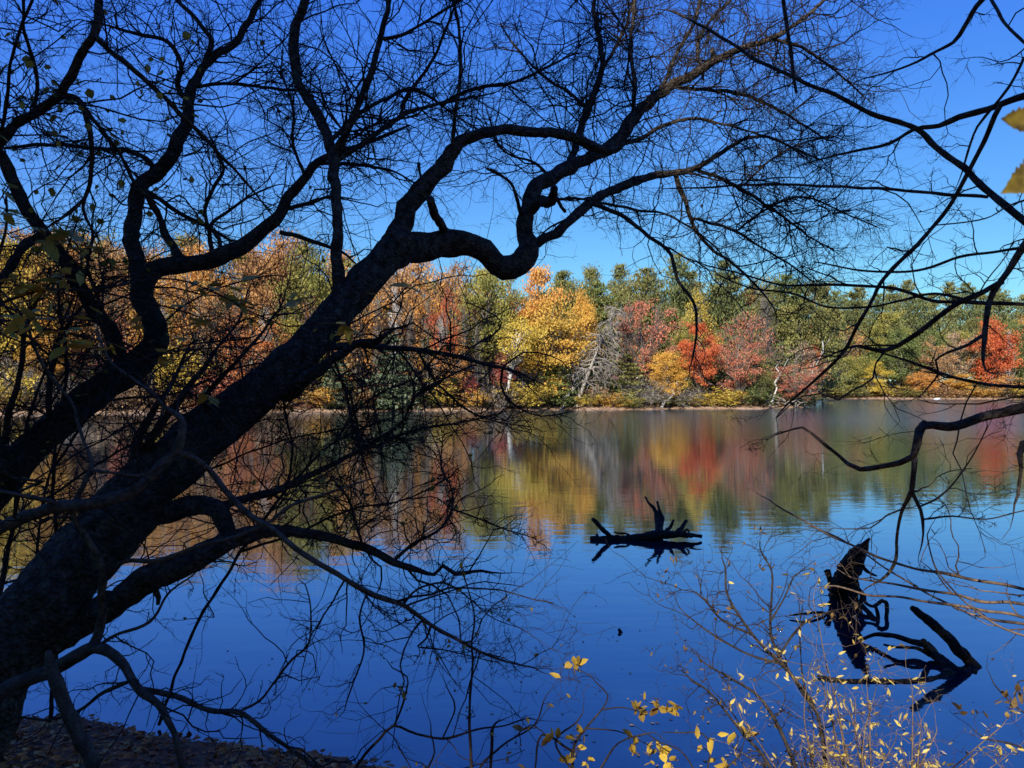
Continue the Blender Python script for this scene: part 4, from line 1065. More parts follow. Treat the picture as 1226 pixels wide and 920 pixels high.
near_plant('leafy_sapling', 'young sapling with flat olive green leaves crossing in front of the left trunks', tuple(px(-260, 1200, 2.3)),
           [[(-260, 1200, 14, 2.3), (-200, 800, 10, 2.35), (-120, 520, 8, 2.4), (-50, 400, 6, 2.4), (30, 352, 4, 2.45), (110, 348, 3, 2.5), (190, 366, 2.5, 2.5), (240, 380, 2, 2.5)],
            [(-60, 410, 4, 2.4), (0, 400, 3, 2.3), (60, 395, 3, 2.3), (130, 410, 2, 2.3), (170, 425, 1.5, 2.3)],
            [(-80, 330, 3, 2.2), (-30, 350, 3, 2.2), (20, 372, 3, 2.2), (80, 382, 2, 2.25)],
            [(-90, 460, 5, 2.4), (0, 300, 4, 2.3), (10, 230, 3, 2.2), (40, 268, 2, 2.2)],
            [(110, 348, 3, 2.5), (200, 335, 2.5, 2.6), (260, 352, 2, 2.6), (310, 378, 2, 2.7), (335, 372, 1.5, 2.7)],
            [(310, 378, 2, 2.7), (345, 392, 2, 2.8), (395, 388, 1.5, 2.8), (430, 392, 1.2, 2.8)]],
           MTW, 2.4, 230, 0.066, LNEAR, 0.5, tw=9, tl=0.13, kids=(1, 0), flat=True)

near_plant('bare_sapling', 'wiry dark bare sapling tangled between the crooked trunk and the water at the left edge', tuple(px(-40, 885, 5.6)),
           [[(-40, 885, 7, 5.6), (-10, 760, 6, 5.7), (14, 640, 5, 5.8), (30, 520, 4, 5.8), (60, 430, 3, 5.8), (90, 350, 2, 5.8)],
            [(-40, 885, 6, 5.6), (10, 780, 5, 5.6), (40, 690, 4, 5.6), (52, 600, 3, 5.6), (80, 520, 3, 5.6), (130, 470, 2, 5.6)],
            [(30, 520, 4, 5.8), (90, 480, 3, 5.9), (150, 440, 3, 5.9), (220, 415, 2, 5.9), (300, 405, 2, 5.9)],
            [(52, 600, 4, 5.6), (110, 560, 3, 5.7), (180, 520, 3, 5.7), (240, 490, 2, 5.7), (320, 478, 2, 5.8)]],
           MTW, 5.7, 60, 0.045, LNEAR, 0.6, tw=30, tl=0.48, kids=(4, 3))
near_plant('bare_sapling', 'wiry dark bare sapling spreading under the leaning trunk above the water', tuple(px(190, 868, 5.85)),
           [[(190, 868, 4, 5.85), (230, 760, 4, 5.8), (290, 660, 4, 5.75), (340, 590, 4, 5.7), (400, 530, 3, 5.7), (470, 500, 2, 5.7)],
            [(290, 660, 4, 5.75), (350, 640, 3, 5.7), (420, 610, 3, 5.7), (480, 600, 2, 5.7), (540, 570, 2, 5.7)],
            [(340, 590, 4, 5.7), (350, 540, 3, 5.7), (340, 480, 3, 5.7), (360, 440, 2, 5.7)],
            [(400, 530, 3, 5.7), (440, 480, 3, 5.7), (500, 450, 2, 5.7), (530, 415, 2, 5.7)]],
           MTW, 5.7, 60, 0.045, LNEAR, 0.6, tw=23, tl=0.44, kids=(4, 3))

near_plant('bare_sapling', 'wiry dark bare sapling with thin stems criss-crossing the curve of the crooked trunk', tuple(px(60, 880, 5.75)),
           [[(60, 880, 5, 5.75), (70, 700, 5, 5.8), (64, 560, 4, 5.85), (80, 440, 4, 5.9), (70, 350, 3, 5.9), (90, 270, 2, 5.9)],
            [(64, 560, 4, 5.85), (120, 480, 3, 5.9), (180, 400, 3, 5.9), (250, 350, 2, 5.95), (320, 330, 2, 6.0)],
            [(70, 640, 4, 5.8), (140, 590, 3, 5.85), (230, 570, 3, 5.9), (330, 530, 2, 5.9), (430, 510, 2, 5.9)],
            [(80, 440, 3, 5.9), (30, 400, 3, 5.9), (-10, 340, 2, 5.9)], [(120, 480, 3, 5.9), (210, 470, 3, 5.9), (290, 440, 2, 5.9), (360, 430, 2, 5.9)]],
           MTW, 5.8, 60, 0.045, LNEAR, 0.6, tw=22, tl=0.45, kids=(4, 3))

# --- tree just outside the frame on the right, its boughs hanging in
R = Tree('overhanging_tree', 'dark bare tree at the right whose long boughs hang into the picture', 'tree', (3.30, 3.6, 0.2), MB, MTW, tw=5, tl=0.34, wf=0.88)
R.limb('trunk', None, [(1470, 1085, 120, 3.6), (1462, 1040, 98, 3.6), (1458, 800, 84, 3.6), (1452, 500, 74, 3.6), (1446, 200, 64, 3.62), (1440, -100, 52, 3.65), (1430, -400, 36, 3.7)], tw=0, name='trunk', lump=0.1)
R.limb('r1', 'trunk', [(1450, 430, 30), (1400, 385, 22), (1310, 325, 13), (1226, 264, 10), (1190, 236, 9.5), (1155, 202, 9), (1121, 175, 8), (1090, 151, 7.5), (1046, 137, 6.5), (1012, 120, 6), (957, 96, 5.5), (902, 69, 5), (857, 41, 4), (806, 14, 3)], d1=5.2, tw=0.9, tmin=0.3)
R.limb('r2', 'trunk', [(1445, 150, 26), (1380, 115, 16), (1290, 105, 11), (1226, 116, 10), (1183, 130, 9), (1149, 140, 8), (1125, 151, 7), (1094, 155, 5), (1066, 171, 4.5), (1032, 179, 4), (998, 187, 3), (970, 194, 2)], d1=4.2, tw=0.8, tmin=0.3)
R.limb('r3', 'trunk', [(1440, -80, 22), (1330, -90, 14), (1230, -50, 9), (1176, 0, 7), (1155, 31, 6), (1142, 51, 5), (1114, 65, 4), (1080, 82, 3), (1032, 95, 2)], d1=4.4, tw=1.0, tmin=0.4)
R.limb('r4', 'r3', [(1180, -12, 5), (1203, 27, 4.5), (1226, 51, 4), (1260, 80, 3)], d1=3.6, tw=0.6)
R.limb('r5', 'r2', [(1226, 69, 4), (1207, 106, 4), (1190, 128, 4), (1170, 152, 3.5), (1159, 182, 3), (1152, 205, 2)], d0=3.5, d1=3.6, tw=0.9, tl=0.7)
R.limb('r6', 'r2', [(1199, 124, 7), (1192, 140, 7), (1179, 168, 6.5), (1159, 206, 6), (1135, 250, 6), (1107, 284, 6), (1077, 315, 6), (1055, 338, 5.5), (1042, 365, 5), (1025, 392, 5), (1008, 423, 4.5), (977, 454, 4), (953, 475, 3), (935, 492, 2)], d1=4.6, tw=0.8, tmin=0.3)
R.limb('r7', 'r1', [(1183, 236, 5), (1140, 233, 5), (1080, 228, 4.5), (1012, 224, 4), (960, 222, 4), (909, 221, 3.5), (850, 224, 3), (806, 226, 2)], d1=3.7, tw=0.35)
R.limb('r8', 'r3', [(1225, -48, 6), (1120, -95, 6), (1000, -90, 5.5), (940, -60, 5.5), (938, 0, 5.5), (943, 35, 5.5), (949, 80, 5), (953, 111, 4)], d1=4.4, tw=0)
R.limb('r10', 'trunk', [(1450, 330, 24), (1380, 270, 16), (1300, 235, 12), (1250, 262, 11), (1226, 294, 10), (1210, 320, 9), (1196, 342, 8.5), (1186, 360, 8), (1182, 385, 7.5), (1179, 407, 7)], d1=3.7, tw=0.5, tmin=0.4)
R.limb('r9', 'r10', [(1200, 338, 8), (1178, 350, 7.5), (1149, 362, 7.5), (1107, 392, 7), (1073, 416, 6.5), (1050, 420, 6), (1028, 414, 4), (1008, 420, 3), (985, 430, 2)], d1=4.1, tw=1.0)
R.limb('r9b', 'r10', [(1180, 400, 6), (1160, 412, 5), (1135, 422, 4), (1120, 432, 3.5), (1124, 448, 3), (1108, 468, 2)], d1=3.9, tw=0.8)
R.limb('r11', 'trunk', [(1450, 300, 14), (1330, 285, 8), (1240, 296, 5), (1193, 301, 4), (1149, 308, 4), (1097, 324, 3.5), (1029, 324, 3), (977, 314, 2)], d1=4.6, tw=0.5, tmin=0.4)
R.limb('r12', 'trunk', [(1452, 400, 18), (1330, 375, 9), (1226, 365, 6), (1170, 363, 5.5), (1114, 360, 5), (1066, 345, 4.5), (998, 341, 4), (936, 341, 3), (880, 326, 2.5), (845, 318, 2)], d1=4.9, tw=0.8, tmin=0.3)
R.limb('r13', 'r12', [(1170, 363, 4), (1120, 352, 4), (1080, 360, 3.5), (1040, 368, 3), (990, 368, 3), (950, 352, 3), (900, 345, 2.5), (860, 330, 2)], d1=4.8, tw=0.6)
R.limb('r16', 'trunk', [(1453, 480, 16), (1330, 470, 8), (1226, 464, 5), (1170, 458, 4.5), (1122, 446, 4), (1080, 430, 3.5), (1040, 418, 2)], d1=4.2, tw=0.8, tmin=0.3)
R.limb('r14', 'trunk', [(1454, 545, 34), (1400, 520, 24), (1310, 496, 17), (1260, 488, 15), (1226, 489, 14), (1200, 494, 13.5), (1176, 500, 13), (1155, 507, 13), (1135, 512, 12), (1116, 509, 11), (1103, 510, 11)], d1=3.8, tw=0, lump=0.12, wig=0.4)
R.limb('r14b', 'r14', [(1108, 506, 10), (1103, 517, 12), (1099, 532, 11), (1093, 547, 10), (1078, 554, 8), (1060, 558, 7.5), (1029, 563, 7), (1015, 556, 6), (1005, 547, 5), (984, 530, 4.5), (972, 520, 4), (960, 512, 3), (930, 520, 2)], d1=4.0, tw=1.3, tmin=0.6, tl=0.6)
R.limb('r14c', 'r14b', [(1095, 548, 8), (1094, 562, 7.5), (1091, 588, 7), (1082, 606, 5), (1077, 622, 4.5), (1074, 650, 4), (1073, 668, 5), (1066, 684, 5)], d1=3.9, tw=0.5)
R.limb('r14d', 'r14c', [(1091, 588, 5.5), (1097, 600, 5), (1103, 612, 5), (1105, 622, 5)], tw=1.2, tl=0.6)
R.limb('r14e', 'r14d', [(1103, 606, 3), (1125, 595, 3), (1150, 568, 2.5), (1168, 540, 2), (1182, 510, 1.5)], d1=4.0, tw=1.2, tl=0.9)
R.limb('r14f', 'r14c', [(1080, 610, 3), (1060, 618, 2.5), (1042, 632, 2), (1010, 634, 1.5)], d1=4.0, tw=1.3, tl=0.8)
R.limb('r14g', 'r14d', [(1105, 622, 3), (1140, 618, 2.5), (1180, 622, 2), (1226, 612, 2), (1300, 600, 3)], d1=3.7, tw=1.6, tl=0.9)
R.limb('r17', 'trunk', [(1455, 600, 18), (1340, 545, 12), (1260, 532, 10), (1226, 530, 9), (1221, 545, 8), (1222, 560, 5), (1220, 578, 4), (1219, 592, 4)], d1=3.5, tw=0.8)
R.limb('r18', 'trunk', [(1446, 230, 14), (1340, 225, 8), (1226, 240, 3), (1180, 262, 2), (1120, 270, 2)], d1=3.9, tw=1.0, tmin=0.4)
R.done()

# --- brown shoots arching in low from the right
near_plant('drooping_shrub', 'bare brown shoots arching low over the water at the right edge', tuple(px(1520, 985, 4.0)),
           [[(1520, 985, 8, 4.0), (1400, 800, 6, 4.1), (1300, 722, 5, 4.2), (1226, 706, 4, 4.3), (1149, 691, 4, 4.4), (1094, 680, 3, 4.5), (1042, 663, 3, 4.6), (991, 639, 2.5, 4.7), (929, 605, 2, 4.8)],
            [(1520, 985, 8, 4.0), (1400, 830, 6, 4.0), (1310, 745, 5, 4.1), (1226, 723, 4, 4.2), (1180, 722, 4, 4.3), (1142, 712, 3.5, 4.4), (1080, 702, 3, 4.5), (1032, 694, 2, 4.6)],
            [(1520, 985, 8, 4.0), (1390, 850, 6, 3.9), (1300, 765, 5, 4.0), (1226, 739, 4, 4.1), (1180, 732, 4, 4.2), (1149, 726, 3.5, 4.3), (1097, 718, 3, 4.4), (1040, 712, 2.5, 4.5), (1000, 702, 2, 4.6)],
            [(1520, 985, 8, 4.0), (1380, 840, 6, 4.2), (1300, 770, 5, 4.4), (1226, 748, 4, 4.5), (1170, 738, 3, 4.7), (1120, 716, 2.5, 4.8), (1060, 680, 2, 4.9), (1015, 650, 2, 5.0), (975, 632, 1.5, 5.0)],
            [(1520, 985, 8, 4.0), (1420, 860, 6, 3.8), (1320, 790, 5, 3.8), (1226, 762, 3, 3.9), (1190, 748, 2.5, 4.0), (1150, 715, 2, 4.0), (1120, 680, 2, 4.0), (1110, 640, 1.5, 4.0)]],
           MSHOOT, 4.2, 10, 0.05, LBROWN, 0.5, tw=3.5, tl=0.32, kids=(2, 1))

# --- sunlit willow-leaved bush on the bank, lower right
def fan(cx, cy, n, spread, h, d, seed, w=3.2):
    r = random.Random(seed); out = []
    for i in range(n):
        a = math.radians(-90 + (i - (n - 1) / 2) * spread / n + r.uniform(-6, 6))
        L = h * r.uniform(0.6, 1.05); bx = cx + r.uniform(-40, 40)
        bend = r.uniform(-0.35, 0.35); dd = d + r.uniform(-0.25, 0.35)
        out.append([(bx + math.cos(a + bend * (t - 0.5)) * L * t + r.uniform(-4, 4), cy + math.sin(a + bend * (t - 0.5)) * L * t, w * (1.15 - t * 0.85), dd) for t in (0, 0.2, 0.4, 0.6, 0.8, 1.0)])
    return out
near_plant('willow_bush', 'sunlit pale yellow leaved bush with thin pale stems at the lower right bank', tuple(px(1000, 1075, 3.9)),
           fan(1035, 1070, 22, 84, 262, 3.9, 3) + fan(1040, 1070, 5, 26, 335, 3.85, 31), MSHOOT, 3.9, 820, 0.039, LWILLOW, 0.34, tw=12, tl=0.2, kids=(2, 1))
near_plant('willow_bush', 'brown leaved bush, dimmed as if shaded, with dark stems fanning up left of the sunlit bush', tuple(px(985, 1085, 3.7)),
           [[(985, 1085, 7, 3.7), (965, 960, 6, 3.75), (940, 885, 5, 3.85), (912, 840, 4, 3.95), (880, 815, 3, 4.05), (845, 795, 2, 4.1)],
            [(985, 1085, 7, 3.7), (990, 940, 5, 3.9), (975, 850, 4.5, 4.0), (935, 795, 4, 4.05), (900, 760, 3.5, 4.1), (872, 715, 3, 4.15), (868, 680, 2, 4.2)],
            [(935, 795, 4, 4.05), (900, 785, 3, 4.1), (860, 765, 2.5, 4.1), (830, 742, 2, 4.15)],
            [(975, 850, 4, 4.0), (930, 780, 4, 4.1), (922, 740, 3, 4.15), (925, 690, 2.5, 4.2), (912, 662, 2, 4.2)],
            [(900, 760, 3, 4.1), (862, 740, 2.5, 4.1), (845, 720, 2, 4.1)],
            [(985, 1085, 6, 3.7), (930, 935, 5, 3.8), (890, 880, 3, 3.9), (850, 830, 2.5, 4.0), (828, 815, 2, 4.0)],
            [(930, 790, 3, 4.05), (950, 760, 3, 4.1), (968, 742, 2.5, 4.1), (985, 735, 2, 4.1)],
            [(922, 745, 3, 4.1), (940, 715, 2, 4.15), (950, 690, 2, 4.2)]],
           MTW, 4.0, 190, 0.032, LBROWN, 0.42, tw=17, tl=0.2, kids=(3, 1))
near_plant('yellow_sapling', 'small sapling with rounded yellow leaves at the bottom centre of the bank', tuple(px(700, 1100, 3.9)),
           [[(700, 1100, 5, 3.9), (690, 960, 4, 3.95), (685, 900, 4, 4.0), (702, 872, 3, 4.05), (720, 850, 2, 4.1), (728, 832, 2, 4.1), (715, 818, 1.5, 4.1)],
            [(685, 900, 3, 4.0), (650, 880, 3, 4.0), (640, 920, 2, 3.9)], [(690, 960, 3, 3.9), (720, 920, 3, 3.9), (740, 890, 2, 3.9), (770, 880, 2, 3.9)],
            [(690, 930, 3, 3.95), (665, 890, 2.5, 3.95), (690, 865, 2, 4.0)], [(720, 850, 2, 4.1), (745, 846, 1.5, 4.1), (765, 852, 1, 4.1)], [(702, 872, 2, 4.05), (740, 876, 1.5, 4.05), (775, 892, 1, 4.05)]],
           MTW, 4.0, 150, 0.056, LYEL, 0.66, tw=9, tl=0.09, kids=(1, 0))
near_plant('yellow_sapling', 'low yellow brown leaved sapling between the round leaved sapling and the bush', tuple(px(850, 1090, 3.9)),
           [[(850, 1090, 4, 3.9), (840, 960, 3, 3.9), (820, 905, 2, 3.9), (790, 890, 2, 3.9)], [(840, 960, 3, 3.9), (850, 900, 2, 3.9), (840, 880, 2, 3.9), (815, 878, 2, 3.9)], [(840, 970, 3, 3.9), (870, 920, 2, 3.9), (885, 905, 2, 3.9)]],
           MTW, 3.9, 34, 0.07, LYEL, 0.5, tw=6, tl=0.14, kids=(1, 0))
near_plant('bare_sapling', 'thin dark bare sapling rising from the bottom edge left of the yellow sapling', tuple(px(566, 1060, 4.0)),
           [[(566, 1060, 5, 4.0), (564, 920, 4, 4.05), (561, 845, 3.5, 4.1), (567, 797, 3, 4.15), (564, 769, 2.5, 4.15), (568, 735, 2, 4.2), (556, 690, 1.5, 4.2)],
            [(400, 960, 4, 4.1), (431, 910, 3.5, 4.1), (455, 885, 3.5, 4.1), (472, 869, 3.5, 4.1), (500, 880, 3, 4.1), (530, 884, 3, 4.1), (570, 873, 2.5, 4.15), (602, 869, 2, 4.2), (632, 860, 1.5, 4.2)],
            [(472, 869, 3, 4.1), (484, 835, 2.5, 4.1), (487, 810, 2, 4.1), (470, 800, 1.5, 4.1)], [(530, 884, 2, 4.1), (545, 850, 2, 4.1), (535, 825, 1.5, 4.1)],
            [(590, 1000, 4, 4.0), (570, 930, 3, 4.0), (600, 895, 2.5, 4.05), (640, 868, 2, 4.1), (650, 840, 1.5, 4.1)],
            [(588, 950, 4, 4.0), (588, 890, 4, 4.0), (589, 876, 4, 4.0)], [(500, 1000, 4, 4.0), (510, 930, 3, 4.0), (520, 900, 2, 4.0), (516, 880, 2, 4.0)]],
           MTW, 4.1, 60, 0.034, LNEAR, 0.5, tw=6, tl=0.2, kids=(2, 0))
near_plant('leafy_shrub', 'small olive leaved shrub over the water at the lower right edge', tuple(px(1380, 1080, 3.7)),
           [[(1380, 1080, 4, 3.7), (1320, 960, 3, 3.8), (1260, 880, 2.5, 3.9), (1215, 845, 2, 4.0), (1190, 820, 1.5, 4.0)], [(1320, 960, 3, 3.8), (1230, 900, 2.5, 3.9), (1180, 885, 2, 3.9)], [(1260, 880, 2, 3.9), (1226, 815, 2, 4.0), (1214, 838, 1.5, 4.0)]],
           MTW, 3.9, 46, 0.05, LBROWN, 0.45, tw=6, tl=0.14, kids=(1, 0))

# --- two yellow leaves close to the lens at the right edge, on a thin twig
g = Geo(); lg = Geo()
tb = (0.86, 1.15, 0.75)
line = smooth_line(np.array([[0.86, 1.15, 0.75, 0.006], [0.84, 1.12, 1.6, 0.005], [0.80, 1.08, 2.4, 0.004], [0.76, 1.05, 2.82, 0.0028], [0.73, 1.03, 3.02, 0.002]]) - np.array([*tb, 0]), 0.05)
knobby(g, line, 6, 0.08, 20)
r = thing('edge_sapling', tb, 'slim sapling showing two large yellow leaves at the right edge against the sky', 'sapling')
link('stem', g.mesh('stem', True), MTW, r)
def ragged_leaf(geo, tip, base, half, tilt, seed):
    """one toothed, slightly curled leaf between its base and its tip"""
    tip, base = np.array(tip, float), np.array(base, float)
    ax = tip - base; up = np.cross(ax / np.linalg.norm(ax), [0, 1.0, 0]); up = up / np.linalg.norm(up)
    nrm_ = np.cross(ax, up); nrm_ = nrm_ / np.linalg.norm(nrm_)
    r_ = random.Random(seed); K = 22; V = []
    for i in range(K + 1):
        t = i / K
        w = half * (math.sin(math.pi * min(1, t * 1.02) ** 0.75)) ** 0.8 * (1 + (0.16 if i % 2 else -0.05) + r_.uniform(-0.10, 0.06))
        c = base + ax * t + nrm_ * 0.006 * math.sin(t * 5 + seed)
        V += [c + up * w * math.cos(tilt) + nrm_ * w * math.sin(tilt), c, c - up * w * math.cos(tilt * 0.4) + nrm_ * w * math.sin(tilt * 0.4)]
    Q_ = []
    for i in range(K):
        Q_ += [(3 * i, 3 * i + 1, 3 * i + 4, 3 * i + 3), (3 * i + 1, 3 * i + 2, 3 * i + 5, 3 * i + 4)]
    geo.add(np.array(V) - np.array(tb), Q_)
ragged_leaf(lg, px(1199, 142, 1.05), px(1262, 152, 1.06), 0.024, 0.6, 1)
ragged_leaf(lg, px(1196, 233, 1.04), px(1266, 196, 1.06), 0.027, 0.5, 4)
link('leaves', lg.mesh('leaves'), leaf_mat('leaf_edge', [(0.02, 0.012, 0.004), (0.10, 0.070, 0.009), (0.20, 0.145, 0.016)], 0.25, 60), r)

# ------------------------------------------------------------------ dead wood in the water
def wood(name, label, parts, cat='driftwood'):
    """parts: (part name, rows of x, y, width, distance)"""
    b = px(*parts[0][1][0][:2], parts[0][1][0][3])
    b[2] = 0
    r = thing(name, tuple(b), label, cat)
    for pn, rows in parts:
        p = np.array([[*px(a, y, d), w * (0.78 if name == 'sunken_treetop' else 0.82 if name == 'tree_stump' else 0.9) * 0.5 * d / F] for a, y, w, d in rows])
        ln = smooth_line(p, 0.03); ln[:, :3] -= b
        for i in range(len(ln)):
            q = Vector(ln[i, :3]) * 9
            ln[i, :3] += np.array([noise.noise(q), 0, noise.noise(q + Vector((5, 3, 1)))]) * min(ln[i, 3] * 0.5, 0.015)
        g = Geo()
        knobby(g, ln, 16 if p[:, 3].mean() > 0.03 else 7, 0.13, 16.0)
        link(pn, g.mesh(pn, True), MWET, r)
    return r
# floating log in the middle
d = 12.9
wood('floating_log', 'black branching log floating in the middle of the pond', [
    ('log', [(707, 645, 7, d), (716, 646, 9, d), (731, 645.5, 9, d), (753, 645, 10, d), (770, 643, 10, d), (786, 641, 13, d), (800, 640, 11, d), (815, 640, 9, d), (826, 641, 6, d), (840, 643, 3, d)]),
    ('branch', [(733, 645, 6, d), (725, 637, 6, d), (716, 628, 6, d), (709, 622, 5, d)]), ('branch', [(733, 644, 3, d), (724, 634, 3, d), (714, 626, 2.5, d)]),
    ('branch', [(790, 642, 11, 13), (789, 632, 10, 13.2), (787, 622, 8, 13.4), (785, 614, 6, 13.5), (780, 606, 4, 13.6), (776, 601, 3, 13.6), (772.5, 595, 2.5, 13.7)]),
    ('branch', [(790, 636, 7, 13.2), (793, 622, 6, 13.4), (790, 612, 4, 13.5), (787, 601, 3, 13.6)]),
    ('branch', [(792, 640, 6, d), (800, 634, 5, d + .1), (807, 623, 3, d + .2)]), ('branch', [(808, 641, 7, d), (816, 632, 6, d + .1), (822, 624, 4, d + .2)]),
    ('branch', [(754, 642, 4, d), (750, 639, 3, d), (742, 639, 3, d), (735, 637, 2, d)]), ('branch', [(815, 642, 4, d - .2), (822, 634, 3, d - .2), (825, 638, 2.5, d - .2), (822, 644, 3, d - .3)]),
    ('branch', [(712, 645, 4, d), (716, 642, 4, d), (714, 640, 3, d)]), ('branch', [(826, 643, 4, d - .2), (834, 641.5, 3, d - .2), (841, 641, 1.5, d - .2)])])
d = 9.2
wood('tree_stump', 'jagged black stump with tangled roots leaning out of the water', [
    ('stump', [(1008, 732, 42, 9.55), (1008, 716, 38, 9.45), (1009, 702, 34, 9.35), (1014, 688, 31, 9.25), (1021, 674, 28, 9.15), (1027, 664, 23, 9.05), (1033, 656, 15, 9.0), (1037, 650, 8, 8.95), (1041, 645, 3, 8.95)]),
    ('spike', [(1004, 712, 16, 9.5), (994, 715, 9, 9.5), (985, 714, 3, 9.5)]),
    ('stub', [(1000, 712, 12, 9.4), (995, 700, 9, 9.4), (992, 690, 8, 9.4), (990, 683, 9, 9.4)]),
    ('spike', [(1034, 662, 8, 9.0), (1036, 655, 5, 9.0), (1036, 649, 2, 9.0)]), ('spike', [(1022, 668, 9, 9.1), (1024, 660, 6, 9.1), (1028, 655, 2, 9.1)]),
    ('spike', [(1010, 692, 12, 9.3), (1006, 684, 7, 9.3), (1008, 676, 2, 9.3)]), ('root', [(1026, 680, 6, 9.0), (1024, 700, 5, 9.0), (1027, 722, 5, 9.0), (1024, 740, 4, 9.0)]),
    ('root', [(1020, 700, 5, 9.0), (1030, 706, 4, 8.9), (1033, 716, 4, 8.9), (1026, 724, 4, 8.9), (1020, 732, 4, 8.9)]),
    ('root', [(1022, 690, 10, 9.0), (1026, 704, 8, 9.0), (1032, 714, 7, 9.0), (1028, 728, 6, 9.0)]),
    ('root', [(1028, 672, 7, 8.9), (1038, 684, 5, 8.9), (1045, 688, 4, 8.8), (1050, 690, 2, 8.8)]),
    ('root', [(1022, 700, 7, 9.0), (1034, 712, 6, 8.9), (1036, 722, 5, 8.8), (1046, 726, 5, 8.7), (1056, 720, 6, 8.7), (1061, 722, 6, 8.7), (1061, 738, 6, 8.6), (1059, 752, 6, 8.5), (1056, 760, 6, 8.4)]),
    ('root', [(1030, 722, 7, 8.9), (1040, 734, 8, 8.7), (1050, 745, 8, 8.5), (1060, 757, 8, 8.3)]),
    ('root', [(1048, 724, 5, 8.7), (1050, 732, 5, 8.6), (1052, 742, 6, 8.6), (1054, 750, 5, 8.5)]),
    ('root', [(1020, 705, 6, 9.1), (1018, 720, 6, 9.1), (1024, 735, 5, 9.0), (1034, 738, 4, 8.9)]),
    ('root', [(1012, 745, 5, 9.0), (1000, 742, 4, 8.8), (985, 734, 4, 8.7), (965, 735, 3.5, 8.6), (945, 737, 2, 8.6)])], 'stump')
wood('sunken_treetop', 'black sunken treetop with one straight limb raised, in front of the stump', [
    ('limb', [(1170, 806, 16, 7.1), (1164, 796, 18, 7.15), (1148, 779, 17, 7.2), (1128, 757, 15, 7.25), (1108, 740, 13, 7.3), (1096, 731, 11, 7.32), (1090, 727, 8, 7.33)]),
    ('limb', [(1167, 800, 15, 7.12), (1150, 806, 20, 7.05), (1136, 800, 20, 7.1), (1122, 786, 15, 7.25), (1110, 774, 12, 7.4), (1096, 769, 9, 7.5), (1078, 764, 8, 7.55), (1060, 760, 7, 7.7), (1045, 761, 6, 7.8), (1030, 766, 4, 7.8)]),
    ('limb', [(1150, 806, 14, 7.05), (1130, 811, 11, 6.9), (1110, 814, 9, 6.8), (1085, 816, 8, 6.76), (1050, 816, 8, 6.76), (1020, 816, 7, 6.76), (995, 813, 6, 6.8), (978, 809, 4, 6.85)]),
    ('branch', [(1112, 782, 9, 7.3), (1108, 772, 9, 7.3), (1106, 766, 9, 7.3)]),
    ('branch', [(1114, 784, 7, 7.3), (1095, 776, 5, 7.35), (1075, 775, 4, 7.4), (1058, 772, 3, 7.4)]),
    ('branch', [(1166, 802, 8, 7.0), (1172, 815, 6, 6.95), (1171, 828, 5, 6.9), (1166, 836, 5, 6.85)]),
    ('branch', [(1136, 806, 14, 6.95), (1115, 822, 10, 6.75), (1085, 828, 6, 6.6), (1055, 832, 4, 6.5)])])
wood('floating_stick', 'short dark stick poking out of the water left of the stump', [('stick', [(742, 763, 6, 8.1), (743, 758, 6, 8.1), (741, 753, 4, 8.1)])], 'stick')

# ------------------------------------------------------------------ leaves on the bank and on the water
nn = 11000
lx = rng.uniform(-6, 2.5, nn); ly = shore_near(lx) - rng.uniform(-0.05, 2.6, nn)
lz = ground_h(lx, ly) + np.array([noise.noise(Vector((a * 1.7, b * 1.7, 0))) for a, b in zip(lx, ly)]) * 0.05 + rng.uniform(0.006, 0.03, nn)
g = Geo(); L = rng.uniform(0.035, 0.075, nn)
leaves(g, np.stack([lx, ly, lz], 1), rng.normal(size=(nn, 3)) * np.array([1, 1, 0.12]), rng.normal(size=(nn, 3)) * 0.28 + np.array([0, 0, 1.0]), L, L * rng.uniform(0.45, 0.8, nn), 0.25)
link('leaf_litter', g.mesh('leaf_litter'), LITTER, label='brown fallen leaves covering the near bank in the corner', category='leaf litter', kind='stuff')
nn = 280
k = rng.integers(0, 9, nn)
cx_ = np.array([1.2, 1.5, -0.6, -1.5, 2.6, 0.5, 3.4, 1.6, 1.2])[k]; cy_ = np.array([5.6, 5.9, 9.0, 6.8, 10.5, 7.4, 5.9, 5.4, 5.2])[k]
lx = cx_ + rng.normal(size=nn) * 0.9; ly = np.maximum(cy_ + rng.normal(size=nn) * 0.5, shore_near(lx) + 0.1)
g = Geo(); L = rng.uniform(0.02, 0.045, nn)
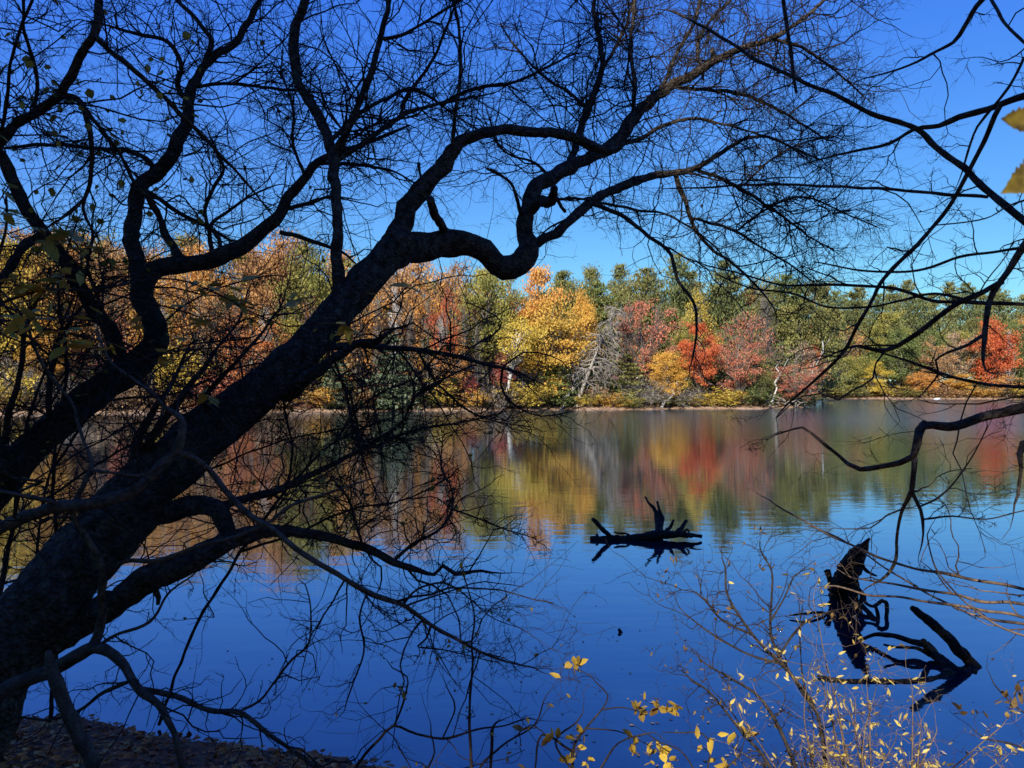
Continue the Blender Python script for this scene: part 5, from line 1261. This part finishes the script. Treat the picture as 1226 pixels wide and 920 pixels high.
leaves(g, np.stack([lx, ly, np.full(nn, 0.006)], 1), rng.normal(size=(nn, 3)) * np.array([1, 1, 0.02]), np.tile([0, 0, 1.0], (nn, 1)) + rng.normal(size=(nn, 3)) * 0.05, L, L * 0.5, 0.0)
link('floating_leaves', g.mesh('floating_leaves'), LFLOAT, label='scattered fallen leaves floating on the near water', category='floating leaves', kind='stuff')

# ------------------------------------------------------------------ the wood behind the bank, whose shade falls over the near trees
HIGH = pine_unit(55, tiers=11, base=0.56, leaf=0.05, droop=0.22, taper=0.6, per=70)  # unseen crown kept high: shades the right boughs, lets sun reach the bush
TALL = pine_unit(57, tiers=11, base=0.50, leaf=0.05, droop=0.22, taper=0.5, per=80)  # unseen crown shaped to shade the near leaves on the left
for me in HIGH + TALL: me.materials.append(MDARKB)
def wood_tree(x, y, h, w, i, unit=None):
    a, b = unit or UNITS['h'][0]
    r = thing('shading_hemlock', (x, y, gh(x, y) - 0.05), 'tall hemlock of the wood behind the near bank', 'tree', 'wood behind the near bank')
    r.rotation_euler = (0, 0, i * 1.3)
    for me, nme, mt in ((a, 'trunk', MDARKB), (b, 'crown', LM['hemlock'])):
        o = bpy.data.objects.new(nme, me); COL.objects.link(o); o.parent = r; o.scale = (w, w, h)
        o.material_slots[0].link = 'OBJECT'; o.material_slots[0].material = mt
for i, (x, y, h, w) in enumerate([(-13, -5, 18, 7), (-10.3, -6, 18, 7), (-7.6, -5, 18, 6.5), (-6.5, -6.4, 17.5, 5.5), (1.2, -6.5, 16, 5.5), (4.6, -6, 15, 6),
                                  (-11.5, -10, 21, 7.5), (-9.4, -11, 21, 7.5), (8.5, -7, 15, 6)]):
    wood_tree(x, y, h, w, i)
wood_tree(-1.55, -5.6, 14.2, 4.6, 3, HIGH)
wood_tree(0.4, -7.0, 15.8, 4.6, 5, HIGH)
wood_tree(-5.0, -5.4, 14.4, 3.6, 7, TALL)
for i, (x, y, h, w) in enumerate([(-9.0, -8.2, 19, 7.5), (-14, -8.5, 20, 7.5), (-8.2, -8.6, 19, 6.5), (-16.5, -5.5, 19, 7)]):
    wood_tree(x, y, h, w, i + 20)
